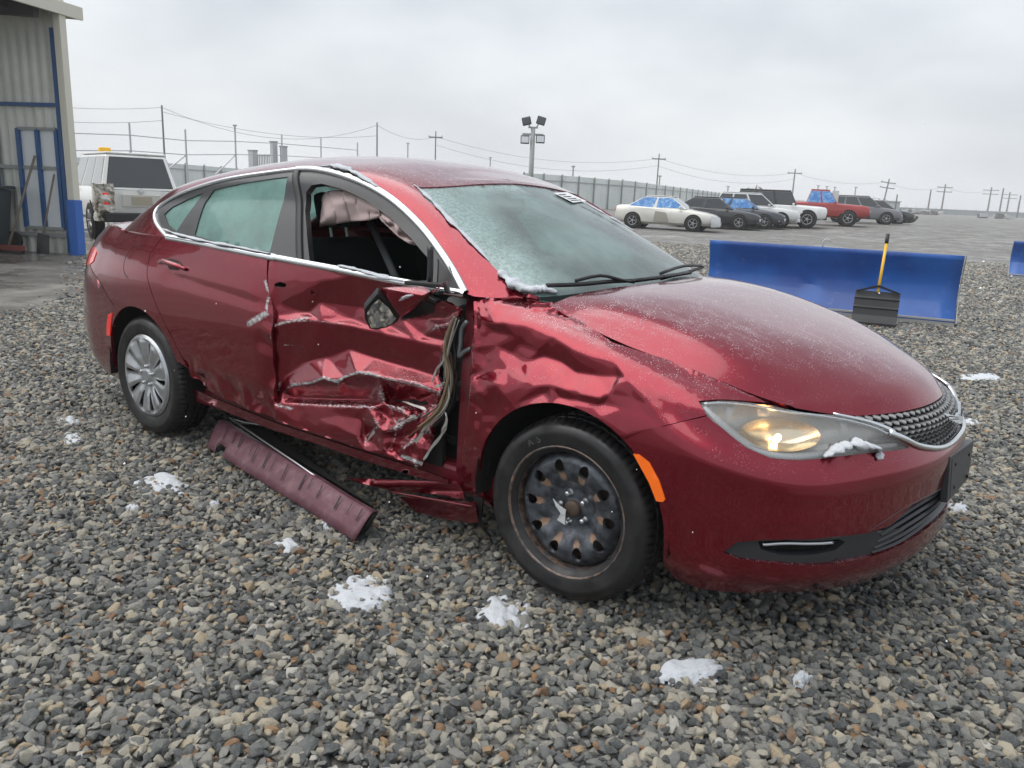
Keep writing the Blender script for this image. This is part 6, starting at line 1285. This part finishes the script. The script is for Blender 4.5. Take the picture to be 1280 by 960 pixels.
# shed, far fence, bush
sb = at(1098, 165); shed = thing('site_cabin', 'low pale green site cabin beyond the end of the car row', 'cabin', tuple(sb), hd_r)
MB().box((0, 0, 1.1), (6.5, 3, 2.2)).build('wall', mat('cabin_green', (.38, .45, .42), .7), shed); MB().box((0, 0, 2.28), (6.9, 3.4, .14)).build('roof', M_GALV, shed); MB().box((-1.5, -1.52, 1.2), (1.1, .05, .8)).build('window', M_DGL, shed); MB().box((1.8, -1.52, 1.0), (.9, .05, 1.95)).build('door', M_GALV, shed)
panel_fence(at(1120, 260), at(1420, 300), 24, 1.5, 'mesh_fence', 'faint far boundary fence along the horizon beyond the empty yard', mt=mat('far_mesh', (.30, .34, .36), .8), mp=M_POST, top=.5)
for k, (u, d, w_, lb) in enumerate(((1128, 200, 6, 'low dark heap of scrap left along the far fence'), (1150, 205, 8, 'long low heap of scrap by the far fence'), (1168, 205, 5, 'small dark scrap heap right of the long heap'), (1246, 180, 5.5, 'flat dark trailer lying in the empty yard'), (1215, 330, 6, 'faint scrap heap on the horizon'))):
    p = at(u, d); t = thing('scrap_heap', lb, 'scrap', tuple(p), hd_r, 'scrap heaps along the horizon'); rr_ = np.random.default_rng(k)
    for j in range(7): MB().box((rr_.uniform(-w_/2, w_/2), rr_.uniform(-.6, .6), rr_.uniform(.2, .6)), (rr_.uniform(.6, 1.8), rr_.uniform(.5, 1), rr_.uniform(.4, 1.0)), Matrix.Rotation(rr_.uniform(-.4, .4), 3, 'Y')).build('scrap_piece', M_PW if j % 3 else M_GALV, t)
def bush(u, d, vt, wd, lb, col, n=900):
    p = at(u, d); h = hz(u, vt, p); t = thing('bare_tree', lb, 'tree', tuple(p), 0, 'leafless trees along the horizon'); MB().tube([(0, 0, 0), (.1, 0, h*.4), (0, .1, h*.8)], [.25, .18, .08], 6).build('trunk', M_PW, t); V = []; F = []; r_ = np.random.default_rng(int(u))
    for i in range(n):
        q = r_.normal(size=3); q /= np.linalg.norm(q); q *= r_.random()**.4; c = np.array([q[0]*wd/2, q[1]*wd/2, h*.62+q[2]*h*.38]); s_ = r_.uniform(.15, .5); e1 = r_.normal(size=3)*s_; e2 = r_.normal(size=3)*s_*.4; b = len(V); V += [c, c+e1, c+e2]; F.append((b, b+1, b+2))
    mesh('crown', V, F, mat('twigs_%d' % u, col, .9), t, False)
bush(944, 150, 236, 6, 'round brown leafless tree behind the white car', (.20, .16, .13)); bush(960, 170, 241, 5, 'smaller brown leafless tree right of the round one', (.22, .18, .15), 500); bush(1086, 300, 246, 14, 'pale wide bush beyond the site cabin', (.26, .24, .21), 700)

# ------------------------------------------------------------------ metal shed at the left
C0 = gnd(101, 317); H0 = 3.92; RH = Vector((AR[0], AR[1], 0)).normalized(); FH = Vector((AF[0], AF[1], 0)).normalized()
wd_ = (-RH*1.5+FH*.30).normalized(); nrm_ = (-FH*1.5-RH*.30).normalized()      # end wall runs left and away, the open front runs towards the yard
sh = thing('metal_shed', 'open-fronted corrugated metal shed with blue framing and a cream corner post', 'building', tuple(C0)); Q = lambda s, o, z: wd_*s+nrm_*o+Vector((0, 0, z))
M_COR = mat('corrugated_sheet', (.40, .41, .385), .5, .25); _n = NT(M_COR); _n.l(_n.mix(_n.gr(_n.noise(1.2, 5, .65, _n.pos()), .4, .7), (.62, .64, .59), (.74, .75, .70)), _n.b.inputs['Base Color']); M_FB = mat('blue_frame', (.025, .10, .27), .45); M_CRM = mat('cream_post', (.70, .68, .58), .5); M_PANE = mat('milky_pane', (.80, .84, .86), .3)
V = []; n = 150; W_ = 7.0
for i in range(n+1):
    s = .05+W_*i/n; o = (.022, .022, -.012, -.012)[i % 4]; V += [tuple(Q(s, o, -.05)), tuple(Q(s, o, H0+.09+.065*s))]
mesh('wall_sheet', V, [(2*i, 2*i+2, 2*i+3, 2*i+1) for i in range(n)], M_COR, sh, False)
MB().bar(Q(-.05, .12, .93), Q(-.05, .12, H0), .13, .15, up=nrm_).build('corner_post', M_CRM, sh, bevel=.008); MB().bar(Q(-.05, .12, -.05), Q(-.05, .12, .93), .17, .19, up=nrm_).build('post_base', mat('blue_post_base', (.03, .14, .50), .45), sh, bevel=.008)
MB().bar(Q(.13, .09, 0), Q(.13, .09, H0-.2), .07, .05, up=nrm_).build('blue_upright', M_FB, sh)
for z in (2.50, 1.45, .30): MB().bar(Q(.1, .05, z), Q(W_, .05, z), .07, .06).build('girt', M_FB if z > 2 else M_POST, sh)
for s0, s1, z0, z1 in ((.22, .98, .42, 2.10), (1.48, 2.2, .42, 2.10), (2.8, 3.5, .42, 2.10)):
    w_ = MB(); w_.box(Q((s0+s1)/2, .045, (z0+z1)/2), (s1-s0, .02, z1-z0), Matrix.Rotation(math.atan2(wd_.y, wd_.x), 3, 'Z')); wo = w_.build('window', M_PANE, sh)
    for s_ in (s0, (s0+s1)/2, s1): MB().bar(Q(s_, .085, z0), Q(s_, .085, z1), .07, .05, up=nrm_).build('window_bar', M_FB, wo)
    for z_ in (z0, z1): MB().bar(Q(s0, .085, z_), Q(s1, .085, z_), .05, .05).build('window_bar', M_POST, wo)
MB().prism([Q(-.12, -.3, H0+.10), Q(-.12, 9, H0+.10), Q(9, 9, H0+.70), Q(9, -.3, H0+.70)], None, (0, 0, .07)).build('roof', mat('roof_sheet', (.56, .55, .48), .5, .2), sh)
M_RAF = mat('rafter_steel', (.06, .06, .062), .7)
for k in range(5): MB().bar(Q(.05, .5+k*1.9, H0-.02), Q(8.5, .5+k*1.9, H0+.52), .12, .20).build('rafter', M_RAF, sh)
for s_ in (.55, 1.5, 2.6, 3.7): MB().bar(Q(s_, -.2, H0+.04+s_*.065), Q(s_, 8.8, H0+.04+s_*.065), .07, .13).build('purlin', M_RAF, sh)
MB().bar(Q(-.13, -.32, H0+.09), Q(-.13, 9, H0+.09), .05, .20).build('fascia', M_CRM, sh); MB().bar(Q(-.13, -.32, H0+.09), Q(8, -.32, H0+.62), .05, .18).build('barge_board', M_CRM, sh)
for k in range(14): MB().box(Q(-.08, .1+k*.62, H0+.20), (.10, .06, .06)).build('roof_rib', M_CRM, sh)
# bin and tools against it
bp = C0+Q(1.62, .55, 0); bn = thing('wheelie_bin', 'dark grey wheelie bin standing against the corrugated shed wall', 'bin', tuple(bp), math.atan2(wd_.y, wd_.x)); M_BIN = mat('bin_plastic', (.06, .075, .08), .5)
hullb([(x, y, .08) for x in (-.40, .40) for y in (-.30, .30)]+[(x, y, 1.05) for x in (-.50, .50) for y in (-.38, .38)], 'bin_body', M_BIN, bn, .03); hullb([(x, y, z) for x in (-.54, .54) for y in (-.42, .42) for z in (1.06, 1.12)], 'lid', M_BIN, bn, .02)
for y in (-.34, .34): MB().lathe([(.001, -.05), (.15, -.05), (.17, -.02), (.17, .02), (.15, .05), (.001, .05)], 20, Matrix.Translation((-.46, y, .17)) @ Matrix.Rotation(math.pi/2, 4, 'X')).build('bin_wheel', M_BGT, bn, True)
br = thing('push_broom', 'push broom with a wooden handle leaning on the shed window', 'broom', tuple(C0+Q(.92, .60, 0))); MB().tube([(0, 0, .10), tuple(Q(-.30, -.45, 1.65))], .022, 8).build('handle', M_WOOD, br, True); MB().bar(Q(-.32, .02, .09), Q(.32, .02, .09), .09, .09).build('head', mat('broom_red', (.20, .05, .04), .7), br, bevel=.01); MB().bar(Q(-.30, .02, .03), Q(.30, .02, .03), .07, .06).build('bristles', M_BLK, br)
sv2 = thing('square_shovel', 'dark square-mouth shovel leaning by the blue post base', 'shovel', tuple(C0+Q(.36, .42, 0))); MB().tube([tuple(Q(0, 0, .35)), tuple(Q(-.06, -.30, 1.35))], .018, 8).build('handle', M_WOOD, sv2, True)
hullb([Q(-.13, .05, .0), Q(.13, .05, .0), Q(.12, .0, .33), Q(-.12, .0, .33), Q(0, -.05, .2), Q(.1, .01, .36)], 'blade', M_BLK, sv2, .006)
# wet concrete apron in front of the shed
ap = [Vector((x, y, 0)) for x, y in APRON]; M_AP = mat('wet_mud', (.19, .175, .155), .5); _n = NT(M_AP); _p = _n.pos()
_n.l(_n.mix(_n.gr(_n.noise(.9, 5, .65, _p), .38, .66), (.12, .11, .098), (.27, .255, .23)), _n.b.inputs['Base Color']); _n.l(_n.ramp(_n.noise(.7, 4, .6, _p), [(.40, (.08,)*3), (.55, (.7,)*3)]), _n.b.inputs['Roughness']); _n.l(_n.bump(_n.noise(9, 5, .7, _p), .3, .03), _n.b.inputs['Normal'])
tag(MB().add([(p.x, p.y, -.016) for p in ap], [tuple(range(len(ap)))]).build('wet_apron', M_AP), kind='structure')

# ------------------------------------------------------------------ the grey winter air
hzm = bpy.data.materials.new('haze_air'); hzm.use_nodes = True; t_ = hzm.node_tree; t_.nodes.clear(); ho = t_.nodes.new('ShaderNodeOutputMaterial'); pv = t_.nodes.new('ShaderNodeVolumePrincipled')
pv.inputs['Color'].default_value = (.985, .99, 1, 1); pv.inputs['Density'].default_value = .0011; pv.inputs['Anisotropy'].default_value = .0; t_.links.new(pv.outputs[0], ho.inputs['Volume'])
hb_ = MB().box((0, 0, 11.4), (1640, 1640, 25)).build('haze', hzm); tag(hb_, 'thin grey winter haze hanging over the whole yard', 'haze', kind='stuff')
